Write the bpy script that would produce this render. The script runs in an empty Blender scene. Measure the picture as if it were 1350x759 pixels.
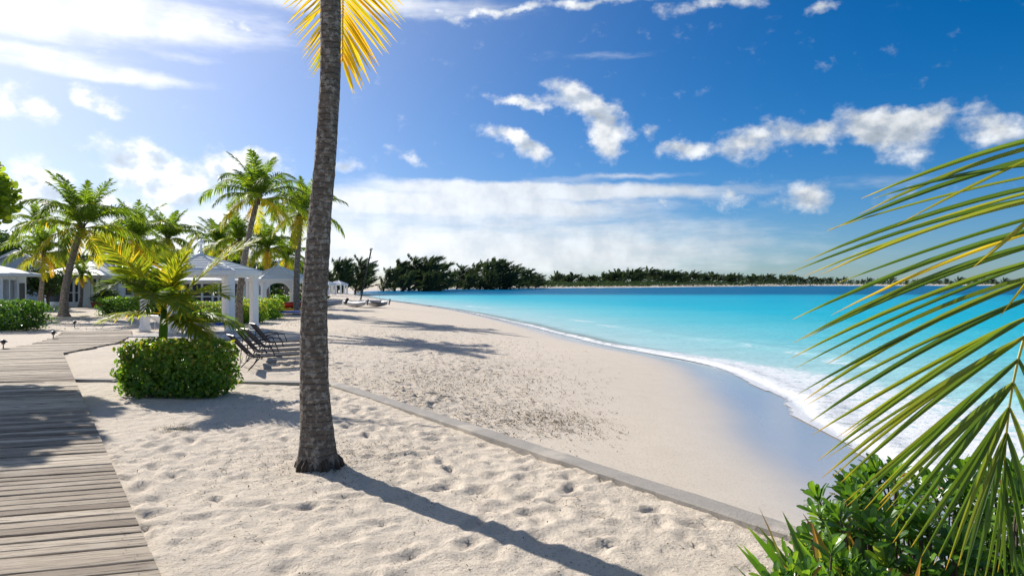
import bpy, math, random
import numpy as np
from mathutils import Vector, Matrix
R = math.radians
rng = np.random.default_rng(7)
random.seed(7)
scn = bpy.context.scene
COL = scn.collection

# ---------------------------------------------------------------- camera
CAM_H, F, PX0, HOR = 1.8, 900.0, 675.0, 374.0
cam = bpy.data.cameras.new('camera'); cam.lens = 24; cam.sensor_width = 36
cam.clip_start = 0.05; cam.clip_end = 8000
camo = bpy.data.objects.new('camera', cam); COL.objects.link(camo)
camo.location = (0, 0, CAM_H); camo.rotation_euler = (R(90 - 0.35), 0, 0)
scn.camera = camo

# ---------------------------------------------------------------- sun, sky
SUN_EL, SUN_AZ = 28.0, 45.5         # degrees; azimuth counted to the left of +Y
sd = Vector((-math.sin(R(SUN_AZ)) * math.cos(R(SUN_EL)), math.cos(R(SUN_AZ)) * math.cos(R(SUN_EL)), math.sin(R(SUN_EL))))
sun = bpy.data.lights.new('sun', 'SUN'); sun.energy = 5.0; sun.angle = R(0.53); sun.color = (1.0, 0.945, 0.87)
suno = bpy.data.objects.new('sun', sun); COL.objects.link(suno)
suno.rotation_euler = sd.to_track_quat('Z', 'Y').to_euler(); suno.location = sd * 60
scn.view_settings.view_transform = 'Standard'; scn.view_settings.look = 'None'
scn.view_settings.exposure = 0.58; scn.view_settings.gamma = 1
scn.view_settings.use_curve_mapping = False


class NT:
    """tiny node-tree helper"""
    def __init__(s, tree): s.t = tree; s.n = tree.nodes; s.l = tree.links
    def put(s, sock, v):
        if isinstance(v, bpy.types.NodeSocket): s.l.new(v, sock)
        elif v is not None:
            if isinstance(v, (tuple, list)) and len(v) == 3 and sock.type == 'RGBA': v = (*v, 1)
            sock.default_value = v
    def node(s, typ, ins=None, **kw):
        n = s.n.new(typ)
        for k, v in kw.items(): setattr(n, k, v)
        for k, v in (ins or {}).items(): s.put(n.inputs[k], v)
        return n
    def m(s, op, a, b=None, c=None, clamp=False):
        n = s.n.new('ShaderNodeMath'); n.operation = op; n.use_clamp = clamp
        s.put(n.inputs[0], a); s.put(n.inputs[1], b); s.put(n.inputs[2], c); return n.outputs[0]
    def vm(s, op, a, b=None, sc=None):
        n = s.n.new('ShaderNodeVectorMath'); n.operation = op
        s.put(n.inputs[0], a); s.put(n.inputs[1], b)
        if sc is not None: s.put(n.inputs['Scale'], sc)
        return n.outputs[0]
    def mix(s, f, a, b, mode='MIX'):
        n = s.n.new('ShaderNodeMix'); n.data_type = 'RGBA'; n.blend_type = mode; n.clamp_factor = True
        s.put(n.inputs[0], f); s.put(n.inputs[6], a); s.put(n.inputs[7], b); return n.outputs[2]
    def noise(s, vec, scale, detail=4, rough=0.55, dist=0.0, out='Fac'):
        n = s.node('ShaderNodeTexNoise', {'Vector': vec, 'Scale': scale, 'Detail': detail, 'Roughness': rough, 'Distortion': dist})
        return n.outputs[out]
    def ramp(s, f, stops, interp='LINEAR'):
        n = s.n.new('ShaderNodeValToRGB'); n.color_ramp.interpolation = interp
        e = n.color_ramp.elements
        while len(e) < len(stops): e.new(0.5)
        for i, (p, c) in enumerate(stops):
            e[i].position = p
            e[i].color = (*c, 1) if isinstance(c, (tuple, list)) else (c, c, c, 1)
        s.put(n.inputs[0], f); return n.outputs[0]
    def sm(s, v, a, b):
        n = s.n.new('ShaderNodeMapRange'); n.interpolation_type = 'SMOOTHSTEP'
        s.put(n.inputs[0], v); n.inputs[1].default_value = a; n.inputs[2].default_value = b; return n.outputs[0]
    def attr(s, name, out='Fac'):
        n = s.n.new('ShaderNodeAttribute'); n.attribute_name = name; return n.outputs[out]
    def bump(s, h, strength, dist, normal=None):
        n = s.node('ShaderNodeBump', {'Height': h, 'Strength': strength, 'Distance': dist})
        if normal is not None: s.put(n.inputs['Normal'], normal)
        return n.outputs[0]


world = bpy.data.worlds.new('World'); scn.world = world; world.use_nodes = True
w = NT(world.node_tree); w.n.clear()
sky = w.node('ShaderNodeTexSky', sky_type='NISHITA', sun_disc=False)
sky.sun_elevation = R(SUN_EL); sky.sun_rotation = R(-SUN_AZ)
sky.air_density = 1.0; sky.dust_density = 0.2; sky.ozone_density = 1.6; sky.altitude = 0
gen = w.node('ShaderNodeTexCoord').outputs['Generated']
sep = w.node('ShaderNodeSeparateXYZ', {0: gen})
az = w.m('ARCTAN2', sep.outputs[0], sep.outputs[1])
el = w.m('ARCSINE', sep.outputs[2])
p2 = w.node('ShaderNodeCombineXYZ', {0: az, 1: el, 2: 0.0}).outputs[0]
wob = w.vm('SUBTRACT', w.noise(w.vm('MULTIPLY', p2, (1, 1.3, 1)), 15, 6, 0.62, out='Color'), (0.5, 0.5, 0.5))
pd = w.vm('ADD', p2, w.vm('MULTIPLY', wob, (0.06, 0.045, 0.0)))


def AE(px, py):
    x = (px - PX0) / F; z = (HOR - py) / F
    return math.atan2(x, 1), math.asin(z / math.sqrt(1 + x * x + z * z))


def blobs(lst, vec):
    acc = None
    for (px, py, rx, ry, rot, k) in lst:
        a0, e0 = AE(px, py); a1, _ = AE(px + rx, py); _, e1 = AE(px, py - ry)
        mp = w.node('ShaderNodeMapping', {'Vector': vec, 'Location': (a0, e0, 0), 'Rotation': (0, 0, R(rot)), 'Scale': (abs(a1 - a0) * 1.35, max(abs(e1 - e0), 1e-3) * 1.35, 1)}, vector_type='TEXTURE')
        g = w.node('ShaderNodeTexGradient', {0: mp.outputs[0]}, gradient_type='SPHERICAL').outputs[1]
        g = w.m('MULTIPLY', g, k)
        acc = g if acc is None else w.m('ADD', acc, g)
    return acc


cumulus = [
 (175, 215, 55, 32, -15, 1.6), (230, 245, 65, 30, -25, 1.6), (310, 225, 62, 32, 0, 1.5), (335, 208, 34, 16, 0, 1.2), (40, 238, 52, 30, -5, 1.5), (120, 268, 120, 22, 0, 1.2),
 (38, 143, 50, 22, -15, 1.6), (128, 128, 40, 17, -32, 1.5), (456, 221, 20, 12, 0, 1.3), (545, 208, 26, 9, -25, .7), (512, 196, 14, 9, -30, .6),
 (690, 134, 46, 9, -6, 1.4), (757, 128, 38, 20, -20, 1.6), (800, 158, 38, 28, -40, 1.6), (797, 195, 16, 22, 20, 1.2), (860, 172, 16, 10, 0, 1.0),
 (660, 178, 30, 12, -15, 1.4), (700, 200, 34, 15, -35, 1.5), (901, 199, 34, 14, 0, 1.6),
 (975, 195, 36, 24, -10, 1.5), (1035, 175, 44, 20, -10, 1.25), (1080, 180, 30, 14, 0, 1.0),
 (1140, 165, 56, 28, -8, 1.4), (1195, 180, 60, 38, -10, 1.5), (1235, 150, 60, 20, 0, .8), (1318, 168, 60, 28, 0, 1.1),
 (1063, 256, 36, 23, 0, 1.35), (965, 256, 56, 15, 0, .9), (1180, 262, 34, 14, 0, .6), (875, 272, 16, 12, 0, .8),
 (1078, 15, 26, 8, 10, 1.0), (590, 28, 26, 12, -15, 1.0), (645, 16, 60, 9, 6, 1.1), (770, 5, 90, 9, 4, 1.2), (940, 8, 110, 13, 0, .8),
 (310, 36, 50, 12, 0, .9)]
streaks = [
 (90, 8, 290, 40, 0, 1.7), (450, 4, 240, 20, 0, 1.3), (135, 97, 150, 12, 0, 1.5), (50, 66, 110, 8, 0, .8), (240, 78, 50, 7, 0, .6), (10, 40, 160, 30, 0, .6),
 (750, 250, 260, 10, -2, 1.3), (830, 232, 120, 5, 0, .8), (785, 74, 90, 8, 0, .6), (640, 262, 260, 26, 0, .9), (560, 315, 380, 66, 0, .95), (850, 325, 330, 42, 0, .6), (500, 262, 120, 14, 0, .6), (700, 275, 150, 9, 0, .5), (180, 300, 330, 50, 0, .7), (620, 350, 500, 30, 0, .4), (1150, 240, 240, 14, 0, .45)]
c1 = blobs(cumulus, pd)
n1 = w.noise(w.vm('MULTIPLY', p2, (1, 1.35, 1)), 27, 9, 0.6, 0.1)
ps = w.vm('ADD', p2, w.vm('MULTIPLY', wob, (0.05, 0.02, 0.0)))
c2 = blobs(streaks, ps)
n2 = w.noise(w.vm('MULTIPLY', p2, (1, 5.0, 1)), 11, 7, 0.6)
m1 = w.sm(w.m('ADD', c1, w.m('MULTIPLY', w.m('SUBTRACT', n1, 0.54), 2.2)), 0.1, 1.2)
m2 = w.m('MULTIPLY', w.sm(w.m('ADD', c2, w.m('MULTIPLY', w.m('SUBTRACT', n2, 0.5), 1.1)), 0.15, 1.25), 0.85)
mask = w.m('MAXIMUM', m1, m2)
# clouds far from where the photograph looks: ordinary scattered fair-weather cloud
n3 = w.noise(gen, 2.6, 8, 0.6)
side = w.sm(w.m('ABSOLUTE', az), 0.75, 1.05)
high = w.sm(el, 0.45, 0.62)
other = w.m('MULTIPLY', w.m('MAXIMUM', side, high), w.m('MULTIPLY', w.sm(n3, 0.5, 0.66), 0.85))
mask = w.m('MAXIMUM', mask, other)
mask = w.m('MULTIPLY', mask, w.sm(sep.outputs[2], 0.0, 0.02))
shade = w.m('ADD', w.m('MULTIPLY', w.sm(c1, 0.35, 1.5), -0.22), w.m('MULTIPLY', w.sm(w.noise(w.vm('ADD', p2, (0.0, 0.012, 0)), 22, 5, 0.55), 0.35, 0.7), 0.32))
sunside = w.sm(az, 0.55, -0.62)
n1b = w.noise(w.vm('MULTIPLY', w.vm('ADD', p2, (-0.010, 0.014, 0.0)), (1, 1.35, 1)), 27, 5, 0.5, 0.1)
n1c = w.noise(w.vm('MULTIPLY', p2, (1, 1.35, 1)), 27, 5, 0.5, 0.1)
relief = w.m('MULTIPLY', w.m('SUBTRACT', n1c, n1b), w.m('MULTIPLY', m1, 1.5))
shade = w.m('ADD', shade, relief)
cosd = w.node('ShaderNodeVectorMath', {0: gen, 1: tuple(sd)}, operation='DOT_PRODUCT').outputs['Value']
cosp = w.m('POWER', w.m('MAXIMUM', cosd, 0.0), 3.0)
tinted = w.vm('MULTIPLY', sky.outputs[0], w.mix(cosp, w.mix(w.sm(el, 0.0, 0.3), (0.62, 0.9, 1.38), (0.52, 0.87, 1.3)), (1.0, 0.92, 1.12)))
hsv = w.node('ShaderNodeHueSaturation', {'Color': tinted, 'Saturation': 1.18, 'Value': 1.0, 'Hue': 0.5})
cl_b = w.m('ADD', w.m('ADD', 9.2, w.m('MULTIPLY', sunside, 5.5)), w.m('MULTIPLY', shade, 8.0))
cl = w.vm('SCALE', w.mix(w.sm(shade, 0.12, -0.2), w.mix(sunside, (0.9, 0.95, 1.0), (0.98, 0.985, 1.0)), (0.74, 0.85, 1.0)), sc=cl_b)
glow = w.m('MULTIPLY', w.m('POWER', w.m('MAXIMUM', cosd, 0.0), 7.0), 6.5)       # bright hazy air round the sun
base_sky = w.vm('ADD', hsv.outputs[0], w.vm('SCALE', (0.95, 0.98, 1.0), sc=glow))
skyc = w.mix(mask, base_sky, cl)
bg = w.node('ShaderNodeBackground', {0: skyc, 1: 0.052})
w.l.new(bg.outputs[0], w.node('ShaderNodeOutputWorld').inputs[0])


# ---------------------------------------------------------------- helpers
def P(px, py, d): return np.array(((px - PX0) / F * d, d, CAM_H + (HOR - py) / F * d))
def G(px, py, z=0.0):
    d = (CAM_H - z) * F / (py - HOR); return np.array(((px - PX0) / F * d, d, z))


def tag(o, label=None, cat=None, group=None, kind=None):
    if label: o['label'] = label
    if cat: o['category'] = cat
    if group: o['group'] = group
    if kind: o['kind'] = kind
    return o


def empty(name, loc, rz=0.0):
    o = bpy.data.objects.new(name, None); COL.objects.link(o); o.location = tuple(float(v) for v in loc)
    o.rotation_euler = (0, 0, rz); o.empty_display_size = 0.2; return o


class MB:
    """collects geometry, builds one mesh object"""
    def __init__(s): s.v = []; s.f = []; s.t = []; s.n = 0; s.mi = []
    def add(s, v, f, t=0.5, mi=0):
        v = np.asarray(v, float).reshape(-1, 3)
        s.v.append(v)
        if isinstance(f, np.ndarray): f = (f + s.n).tolist()
        else: f = [[i + s.n for i in q] for q in f]
        s.f += f; s.mi += [mi] * len(f)
        s.t.append(np.broadcast_to(np.asarray(t, float), (len(v),)).copy())
        s.n += len(v)
    def box(s, c, size, rz=0.0, t=0.5, mi=0, rot=None):
        hx, hy, hz = np.array(size) / 2
        v = np.array([(x, y, z) for x in (-hx, hx) for y in (-hy, hy) for z in (-hz, hz)])
        M = np.array(rot if rot is not None else Matrix.Rotation(rz, 3, 'Z'))
        s.add(v @ M.T + np.array(c), [(0, 1, 3, 2), (4, 6, 7, 5), (0, 4, 5, 1), (2, 3, 7, 6), (0, 2, 6, 4), (1, 5, 7, 3)], t, mi)
    def tube(s, pts, rad, n=8, t=0.5, mi=0, cap=True):
        pts = np.asarray(pts, float); m = len(pts)
        rad = np.broadcast_to(np.asarray(rad, float), (m,))
        T = np.gradient(pts, axis=0); T /= np.linalg.norm(T, axis=1)[:, None] + 1e-9
        up = np.array((0, 0, 1.0)) if abs(T[0][2]) < .9 else np.array((1.0, 0, 0))
        N = up - T[0] * up.dot(T[0]); N /= np.linalg.norm(N)
        out = []; a = np.linspace(0, 2 * np.pi, n, endpoint=False)
        for i in range(m):
            N = N - T[i] * N.dot(T[i]); N /= np.linalg.norm(N) + 1e-9
            B = np.cross(T[i], N)
            out.append(pts[i] + rad[i] * (np.cos(a)[:, None] * N + np.sin(a)[:, None] * B))
        v = np.concatenate(out)
        f = [(i * n + j, i * n + (j + 1) % n, (i + 1) * n + (j + 1) % n, (i + 1) * n + j) for i in range(m - 1) for j in range(n)]
        if cap: f += [tuple(range(n - 1, -1, -1)), tuple(range((m - 1) * n, m * n))]
        s.add(v, f, t, mi)
    def bar(s, a, b, r, n=6, t=0.5, mi=0): s.tube([a, b], r, n, t, mi)
    def build(s, name, mat, parent=None, smooth=False):
        me = bpy.data.meshes.new(name)
        v = np.concatenate(s.v) if s.v else np.zeros((0, 3))
        me.from_pydata(v.tolist(), [], s.f)
        at = me.attributes.new('tint', 'FLOAT', 'POINT'); at.data.foreach_set('value', np.concatenate(s.t).astype(np.float32))
        for q in (mat if isinstance(mat, (list, tuple)) else [mat]): me.materials.append(q)
        if any(s.mi): me.polygons.foreach_set('material_index', s.mi)
        if smooth: me.polygons.foreach_set('use_smooth', [True] * len(me.polygons))
        me.update()
        return link(name, me, parent)


def link(name, me, parent=None):
    o = bpy.data.objects.new(name, me); COL.objects.link(o)
    if parent is not None: o.parent = parent
    return o


def grid_mesh(name, X, Y, Z, mat, attrs, keep=None):
    ny, nx = X.shape
    v = np.stack([X, Y, Z], -1).reshape(-1, 3).astype(np.float32)
    idx = np.arange(nx * ny).reshape(ny, nx)
    f = np.stack([idx[:-1, :-1], idx[:-1, 1:], idx[1:, 1:], idx[1:, :-1]], -1).reshape(-1, 4)
    if keep is not None: f = f[keep.reshape(-1)]
    me = bpy.data.meshes.new(name)
    me.vertices.add(len(v)); me.vertices.foreach_set('co', v.ravel())
    me.loops.add(f.size); me.loops.foreach_set('vertex_index', f.ravel().astype(np.int32))
    me.polygons.add(len(f)); me.polygons.foreach_set('loop_start', np.arange(0, f.size, 4, dtype=np.int32))
    me.update(calc_edges=True); me.validate()
    me.polygons.foreach_set('use_smooth', np.ones(len(me.polygons), bool))
    for k, a in attrs.items():
        at = me.attributes.new(k, 'FLOAT', 'POINT'); at.data.foreach_set('value', a.reshape(-1).astype(np.float32))
    me.materials.append(mat)
    return link(name, me)


def vnoise(x, y, seed, octaves=4, gain=0.5):
    """value noise, vectorised"""
    out = np.zeros_like(x); amp = 1.0; tot = 0.0
    tab = np.random.default_rng(seed).random((256, 256))
    for _ in range(octaves):
        xi = np.floor(x).astype(int); yi = np.floor(y).astype(int); fx = x - xi; fy = y - yi
        fx = fx * fx * (3 - 2 * fx); fy = fy * fy * (3 - 2 * fy)
        g = lambda a, b: tab[a & 255, b & 255]
        out += amp * ((g(xi, yi) * (1 - fx) + g(xi + 1, yi) * fx) * (1 - fy) + (g(xi, yi + 1) * (1 - fx) + g(xi + 1, yi + 1) * fx) * fy)
        tot += amp; amp *= gain; x = x * 2.03 + 17.3; y = y * 2.03 + 5.1
    return out / tot - 0.5


# ---------------------------------------------------------------- materials
def new_mat(name):
    m = bpy.data.materials.new(name); m.use_nodes = True
    t = NT(m.node_tree); t.n.clear()
    out = t.node('ShaderNodeOutputMaterial')
    return m, t, out


def principled(t, out, col, rough=0.6, normal=None, spec=0.5, metal=0.0, **k):
    b = t.node('ShaderNodeBsdfPrincipled', {'Base Color': col, 'Roughness': rough, 'Metallic': metal, 'Specular IOR Level': spec, 'Normal': normal, **k})
    if out is not None: t.l.new(b.outputs[0], out.inputs[0])
    return b


def simple(name, col, rough=0.5, var=0.12, scale=6, bump=0.15, spec=0.4, metal=0.0):
    m, t, out = new_mat(name)
    tc = t.node('ShaderNodeTexCoord').outputs['Object']
    n = t.noise(tc, scale, 6, 0.6)
    c = t.mix(n, tuple(x * (1 - var) for x in col), tuple(min(1, x * (1 + var)) for x in col))
    principled(t, out, c, rough, t.bump(t.noise(tc, scale * 8, 4), bump, 0.01), spec, metal)
    return m


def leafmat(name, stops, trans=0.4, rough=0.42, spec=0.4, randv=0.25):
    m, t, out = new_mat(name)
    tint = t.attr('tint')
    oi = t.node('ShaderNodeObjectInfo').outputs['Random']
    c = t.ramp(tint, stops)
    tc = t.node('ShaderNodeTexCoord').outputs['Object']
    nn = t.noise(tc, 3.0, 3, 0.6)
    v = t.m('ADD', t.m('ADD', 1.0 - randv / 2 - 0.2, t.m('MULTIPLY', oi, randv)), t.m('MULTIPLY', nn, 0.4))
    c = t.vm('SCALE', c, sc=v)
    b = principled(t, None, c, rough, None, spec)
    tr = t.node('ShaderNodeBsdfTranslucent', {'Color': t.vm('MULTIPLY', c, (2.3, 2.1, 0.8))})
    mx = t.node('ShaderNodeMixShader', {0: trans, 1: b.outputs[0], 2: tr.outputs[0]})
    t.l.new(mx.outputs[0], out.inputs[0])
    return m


M = {}
PALM_STOPS = [(0.0, (0.035, 0.075, 0.012)), (0.35, (0.12, 0.2, 0.022)), (0.6, (0.26, 0.3, 0.03)), (0.8, (0.5, 0.38, 0.035)), (1.0, (0.62, 0.36, 0.06))]
M['palm'] = leafmat('palm_leaf', PALM_STOPS, 0.5, 0.5, 0.25)
M['frond'] = leafmat('near_frond_leaf', [(0.0, (0.025, 0.055, 0.012)), (0.35, (0.075, 0.14, 0.02)), (0.6, (0.22, 0.26, 0.03)), (0.8, (0.5, 0.38, 0.035)), (1.0, (0.5, 0.3, 0.06))], 0.36, 0.35, 0.45)
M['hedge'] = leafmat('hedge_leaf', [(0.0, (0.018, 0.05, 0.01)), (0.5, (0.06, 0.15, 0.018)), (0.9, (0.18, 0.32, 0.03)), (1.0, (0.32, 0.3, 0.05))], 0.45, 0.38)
M['grape'] = leafmat('sea_grape_leaf', [(0.0, (0.03, 0.08, 0.012)), (0.6, (0.12, 0.2, 0.025)), (1.0, (0.28, 0.36, 0.04))], 0.6, 0.4)
M['casu'] = leafmat('casuarina_needles', [(0.0, (0.025, 0.05, 0.032)), (1.0, (0.095, 0.135, 0.075))], 0.22, 0.9, 0.0)
M['dark'] = leafmat('dark_foliage', [(0.0, (0.012, 0.035, 0.01)), (0.6, (0.04, 0.085, 0.018)), (1.0, (0.1, 0.15, 0.03))], 0.25, 0.5)
M['shrub'] = leafmat('beach_shrub_leaf', [(0.0, (0.02, 0.06, 0.012)), (0.5, (0.07, 0.17, 0.02)), (0.85, (0.17, 0.29, 0.035)), (0.93, (0.3, 0.34, 0.06)), (1.0, (0.3, 0.15, 0.06))], 0.35, 0.3, 0.5)
M['dry'] = leafmat('dry_plant', [(0.0, (0.07, 0.05, 0.03)), (0.6, (0.2, 0.15, 0.08)), (1.0, (0.2, 0.2, 0.07))], 0.1, 0.8, 0.1)
M['white'] = simple('white_paint', (0.8, 0.8, 0.79), 0.5, 0.05, 3, 0.1)
M['screen'] = simple('dark_screen', (0.05, 0.055, 0.06), 0.6, 0.2, 4, 0.0)
M['black'] = simple('black_metal', (0.015, 0.015, 0.018), 0.4, 0.2, 8, 0.05)
M['sling'] = simple('black_strap', (0.014, 0.017, 0.03), 0.85, 0.2, 20, 0.1, 0.08)
M['blue'] = simple('blue_fabric', (0.012, 0.05, 0.33), 0.8, 0.2, 10, 0.2)
M['red'] = simple('red_plastic', (0.6, 0.04, 0.02), 0.35, 0.1)
M['yellow'] = simple('yellow_plastic', (0.75, 0.4, 0.02), 0.35, 0.1)
M['hull'] = simple('boat_hull', (0.3, 0.31, 0.34), 0.35, 0.1, 2)
M['canvas'] = simple('trampoline_mesh', (0.22, 0.24, 0.27), 0.8, 0.2, 8)
M['wallblue'] = simple('pale_blue_siding', (0.36, 0.47, 0.58), 0.6, 0.06, 3)
M['brick'] = simple('terracotta', (0.3, 0.08, 0.04), 0.7, 0.3, 12)
M['glass'] = simple('lamp_glass', (0.1, 0.1, 0.1), 0.2)
M['twig'] = simple('twig', (0.09, 0.065, 0.045), 0.8, 0.3, 14, 0.4)


def mat_roof():
    m, t, out = new_mat('white_roof_boards')
    tc = t.node('ShaderNodeTexCoord').outputs['Object']
    n = t.noise(t.vm('MULTIPLY', tc, (3, 3, 9)), 3, 5, 0.6)
    c = t.mix(n, (0.62, 0.63, 0.64), (0.8, 0.8, 0.79))
    principled(t, out, c, 0.55, t.bump(n, 0.15, 0.01))
    return m
M['roof'] = mat_roof()


def mat_sand():
    m, t, out = new_mat('sand')
    pos = t.node('ShaderNodeNewGeometry').outputs['Position']
    wet = t.attr('wet'); litter = t.attr('litter'); inner = t.attr('inland')
    big = t.noise(pos, 0.35, 5, 0.55); mid = t.noise(pos, 2.2, 6, 0.6); fine = t.noise(pos, 38, 6, 0.7)
    grain = t.noise(pos, 210, 3, 0.7)
    c = t.mix(mid, (0.57, 0.485, 0.38), (0.71, 0.62, 0.50))
    c = t.mix(t.m('MULTIPLY', big, 0.5), c, (0.63, 0.56, 0.48))
    c = t.mix(t.sm(fine, 0.5, 0.7), c, (0.42, 0.34, 0.26))
    c = t.mix(t.m('MULTIPLY', t.sm(grain, 0.55, 0.8), 0.4), c, (0.36, 0.3, 0.24))
    c = t.mix(t.m('MULTIPLY', inner, 0.5), c, (0.44, 0.38, 0.3))
    # specks of leaf litter and weed
    v1 = t.node('ShaderNodeTexVoronoi', {'Vector': t.vm('ADD', pos, t.vm('SCALE', t.noise(pos, 30, 3, out='Color'), sc=0.03)), 'Scale': 16.0, 'Randomness': 1.0}, voronoi_dimensions='2D')
    pick = t.node('ShaderNodeSeparateColor', {0: v1.outputs['Color']}).outputs[0]
    sp = t.m('MULTIPLY', t.m('LESS_THAN', v1.outputs['Distance'], t.m('MULTIPLY', pick, 0.24)), t.m('GREATER_THAN', t.m('ADD', t.m('MULTIPLY', litter, 0.4), t.m('MULTIPLY', mid, 0.12)), t.m('MULTIPLY', pick, 1.0)))
    c = t.mix(t.m('MULTIPLY', sp, 0.75), c, (0.13, 0.095, 0.06))
    v2 = t.node('ShaderNodeTexVoronoi', {'Vector': pos, 'Scale': 55.0}, voronoi_dimensions='2D')
    pk2 = t.node('ShaderNodeSeparateColor', {0: v2.outputs['Color']}).outputs[0]
    s2 = t.m('MULTIPLY', t.m('LESS_THAN', v2.outputs['Distance'], 0.3), t.m('LESS_THAN', pk2, t.m('ADD', 0.02, t.m('MULTIPLY', litter, 0.09))))
    s2 = t.m('MULTIPLY', s2, t.m('SUBTRACT', 1.0, t.attr('smooth'), clamp=True))
    c = t.mix(t.m('MULTIPLY', s2, 0.6), c, (0.2, 0.15, 0.1))
    wetc = t.mix(mid, (0.50, 0.47, 0.43), (0.55, 0.52, 0.48))
    c = t.mix(wet, c, wetc)
    h = t.m('ADD', t.m('MULTIPLY', t.noise(pos, 6.5, 3, 0.5), 1.0), t.m('ADD', t.m('MULTIPLY', fine, 0.45), t.m('MULTIPLY', grain, 0.1)))
    dry = t.m('SUBTRACT', 1.0, t.attr('smooth'), clamp=True)
    nrm = t.bump(h, t.m('ADD', 0.02, t.m('MULTIPLY', dry, 0.75)), 0.04)
    rough = t.m('SUBTRACT', 0.95, t.m('MULTIPLY', wet, 0.72))
    principled(t, out, c, rough, nrm, t.m('ADD', 0.1, t.m('MULTIPLY', wet, 0.9)), **{'Coat Weight': t.sm(wet, 0.35, 0.9), 'Coat Roughness': 0.16, 'Coat IOR': 1.3})
    return m
M['sand'] = mat_sand()


def mat_water():
    m, t, out = new_mat('sea_water')
    pos = t.node('ShaderNodeNewGeometry').outputs['Position']
    off = t.attr('off')                                    # metres from the waterline
    sp = t.node('ShaderNodeSeparateXYZ', {0: pos})
    st = t.noise(t.vm('MULTIPLY', pos, (0.25, 1.0, 1)), 0.18, 5, 0.6)
    st2 = t.noise(t.vm('MULTIPLY', pos, (0.35, 1.0, 1)), 1.3, 5, 0.6)
    o2 = t.m('MULTIPLY', off, t.m('ADD', 0.62, t.m('MULTIPLY', st, 0.76)))
    lg = t.m('DIVIDE', t.m('LOGARITHM', t.m('ADD', t.m('MAXIMUM', o2, 0.0), 1.0), 10.0), 3.0)   # 0..1 for 0..1000 m
    c = t.ramp(lg, [(0.0, (0.5, 0.62, 0.6)), (0.25, (0.3, 0.57, 0.58)), (0.38, (0.1, 0.5, 0.56)), (0.48, (0.004, 0.41, 0.52)), (0.6, (0.0, 0.35, 0.49)), (0.74, (0.0, 0.27, 0.42)), (1.0, (0.0, 0.2, 0.35))])
    deep = t.sm(t.m('ADD', sp.outputs[1], t.m('MULTIPLY', st, 60)), 165, 205)
    c = t.mix(t.m('MULTIPLY', deep, 0.95), c, (0.0, 0.1, 0.22))
    c = t.mix(t.m('MULTIPLY', t.sm(st2, 0.5, 0.75), 0.4), c, t.vm('SCALE', c, sc=0.7))
    st3 = t.noise(t.vm('MULTIPLY', pos, (0.06, 0.5, 1)), 0.25, 5, 0.6)
    c = t.mix(t.m('MULTIPLY', t.sm(st3, 0.5, 0.65), 0.35), c, t.vm('ADD', t.vm('SCALE', c, sc=1.12), (0.03, 0.03, 0.03)))
    # foam
    fw = t.attr('foamw')
    q = t.m('DIVIDE', off, fw)
    warp = t.vm('ADD', pos, t.vm('SCALE', t.noise(pos, 1.6, 4, out='Color'), sc=1.1))
    vo = t.node('ShaderNodeTexVoronoi', {'Vector': t.vm('MULTIPLY', warp, (1, 1, 0.2)), 'Scale': 3.2}, feature='DISTANCE_TO_EDGE').outputs[0]
    vo2 = t.node('ShaderNodeTexVoronoi', {'Vector': t.vm('MULTIPLY', warp, (1, 1, 0.2)), 'Scale': 8.5}, feature='DISTANCE_TO_EDGE').outputs[0]
    lace = t.m('MAXIMUM', t.sm(vo, 0.13, 0.02), t.sm(vo2, 0.11, 0.02))
    fn = t.noise(t.vm('MULTIPLY', pos, (1, 1, 0.1)), 3.5, 8, 0.68)
    band = t.sm(q, 1.0, 0.25)
    edge = t.sm(t.m('ADD', off, t.m('MULTIPLY', t.m('SUBTRACT', fn, 0.5), 1.1)), 0.6, 0.1)
    edge = t.m('MULTIPLY', edge, t.sm(t.m('ADD', fw, t.m('MULTIPLY', fn, 1.8)), 1.1, 2.4))
    crest = t.sm(t.m('ABSOLUTE', t.m('SUBTRACT', t.m('ADD', off, t.m('MULTIPLY', t.noise(pos, 0.35, 3), 3.0)), 6.2)), 0.6, 0.1)
    crest = t.m('MULTIPLY', crest, t.sm(t.noise(pos, 0.22, 2), 0.5, 0.6))
    foam = t.m('MULTIPLY', t.sm(q, 1.0, 0.45), t.m('ADD', t.m('MULTIPLY', lace, 0.8), t.m('MULTIPLY', t.sm(t.m('ADD', fn, t.m('MULTIPLY', band, 0.07)), 0.48, 0.58), 0.9)))
    foam = t.m('MAXIMUM', t.m('MAXIMUM', foam, edge), t.m('MULTIPLY', crest, t.sm(fn, 0.44, 0.6)), clamp=True)
    # wavelets
    wv = t.noise(t.vm('MULTIPLY', pos, (0.45, 1.0, 1)), 1.1, 7, 0.62)
    wv2 = t.noise(t.vm('MULTIPLY', pos, (0.5, 1.0, 1)), 7.0, 4, 0.6)
    nrm = t.bump(t.m('ADD', wv, t.m('MULTIPLY', wv2, 0.3)), 0.5, 0.25)
    b = principled(t, None, c, 0.33, nrm, t.m('SUBTRACT', 0.07, t.m('MULTIPLY', deep, 0.06)), IOR=1.33)
    fo = principled(t, None, (0.74, 0.75, 0.75), 0.7, t.bump(fn, 0.6, 0.06), 0.2)
    tr = t.node('ShaderNodeBsdfTransparent', {'Color': (0.92, 0.97, 0.97)})
    gl = t.node('ShaderNodeBsdfGlossy', {'Color': (0.7, 0.7, 0.7), 'Roughness': 0.12, 'Normal': nrm})
    shallow = t.node('ShaderNodeMixShader', {0: 0.12, 1: tr.outputs[0], 2: gl.outputs[0]})
    a = t.sm(off, -0.3, 1.6)
    mx = t.node('ShaderNodeMixShader', {0: a, 1: shallow.outputs[0], 2: b.outputs[0]})
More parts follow.
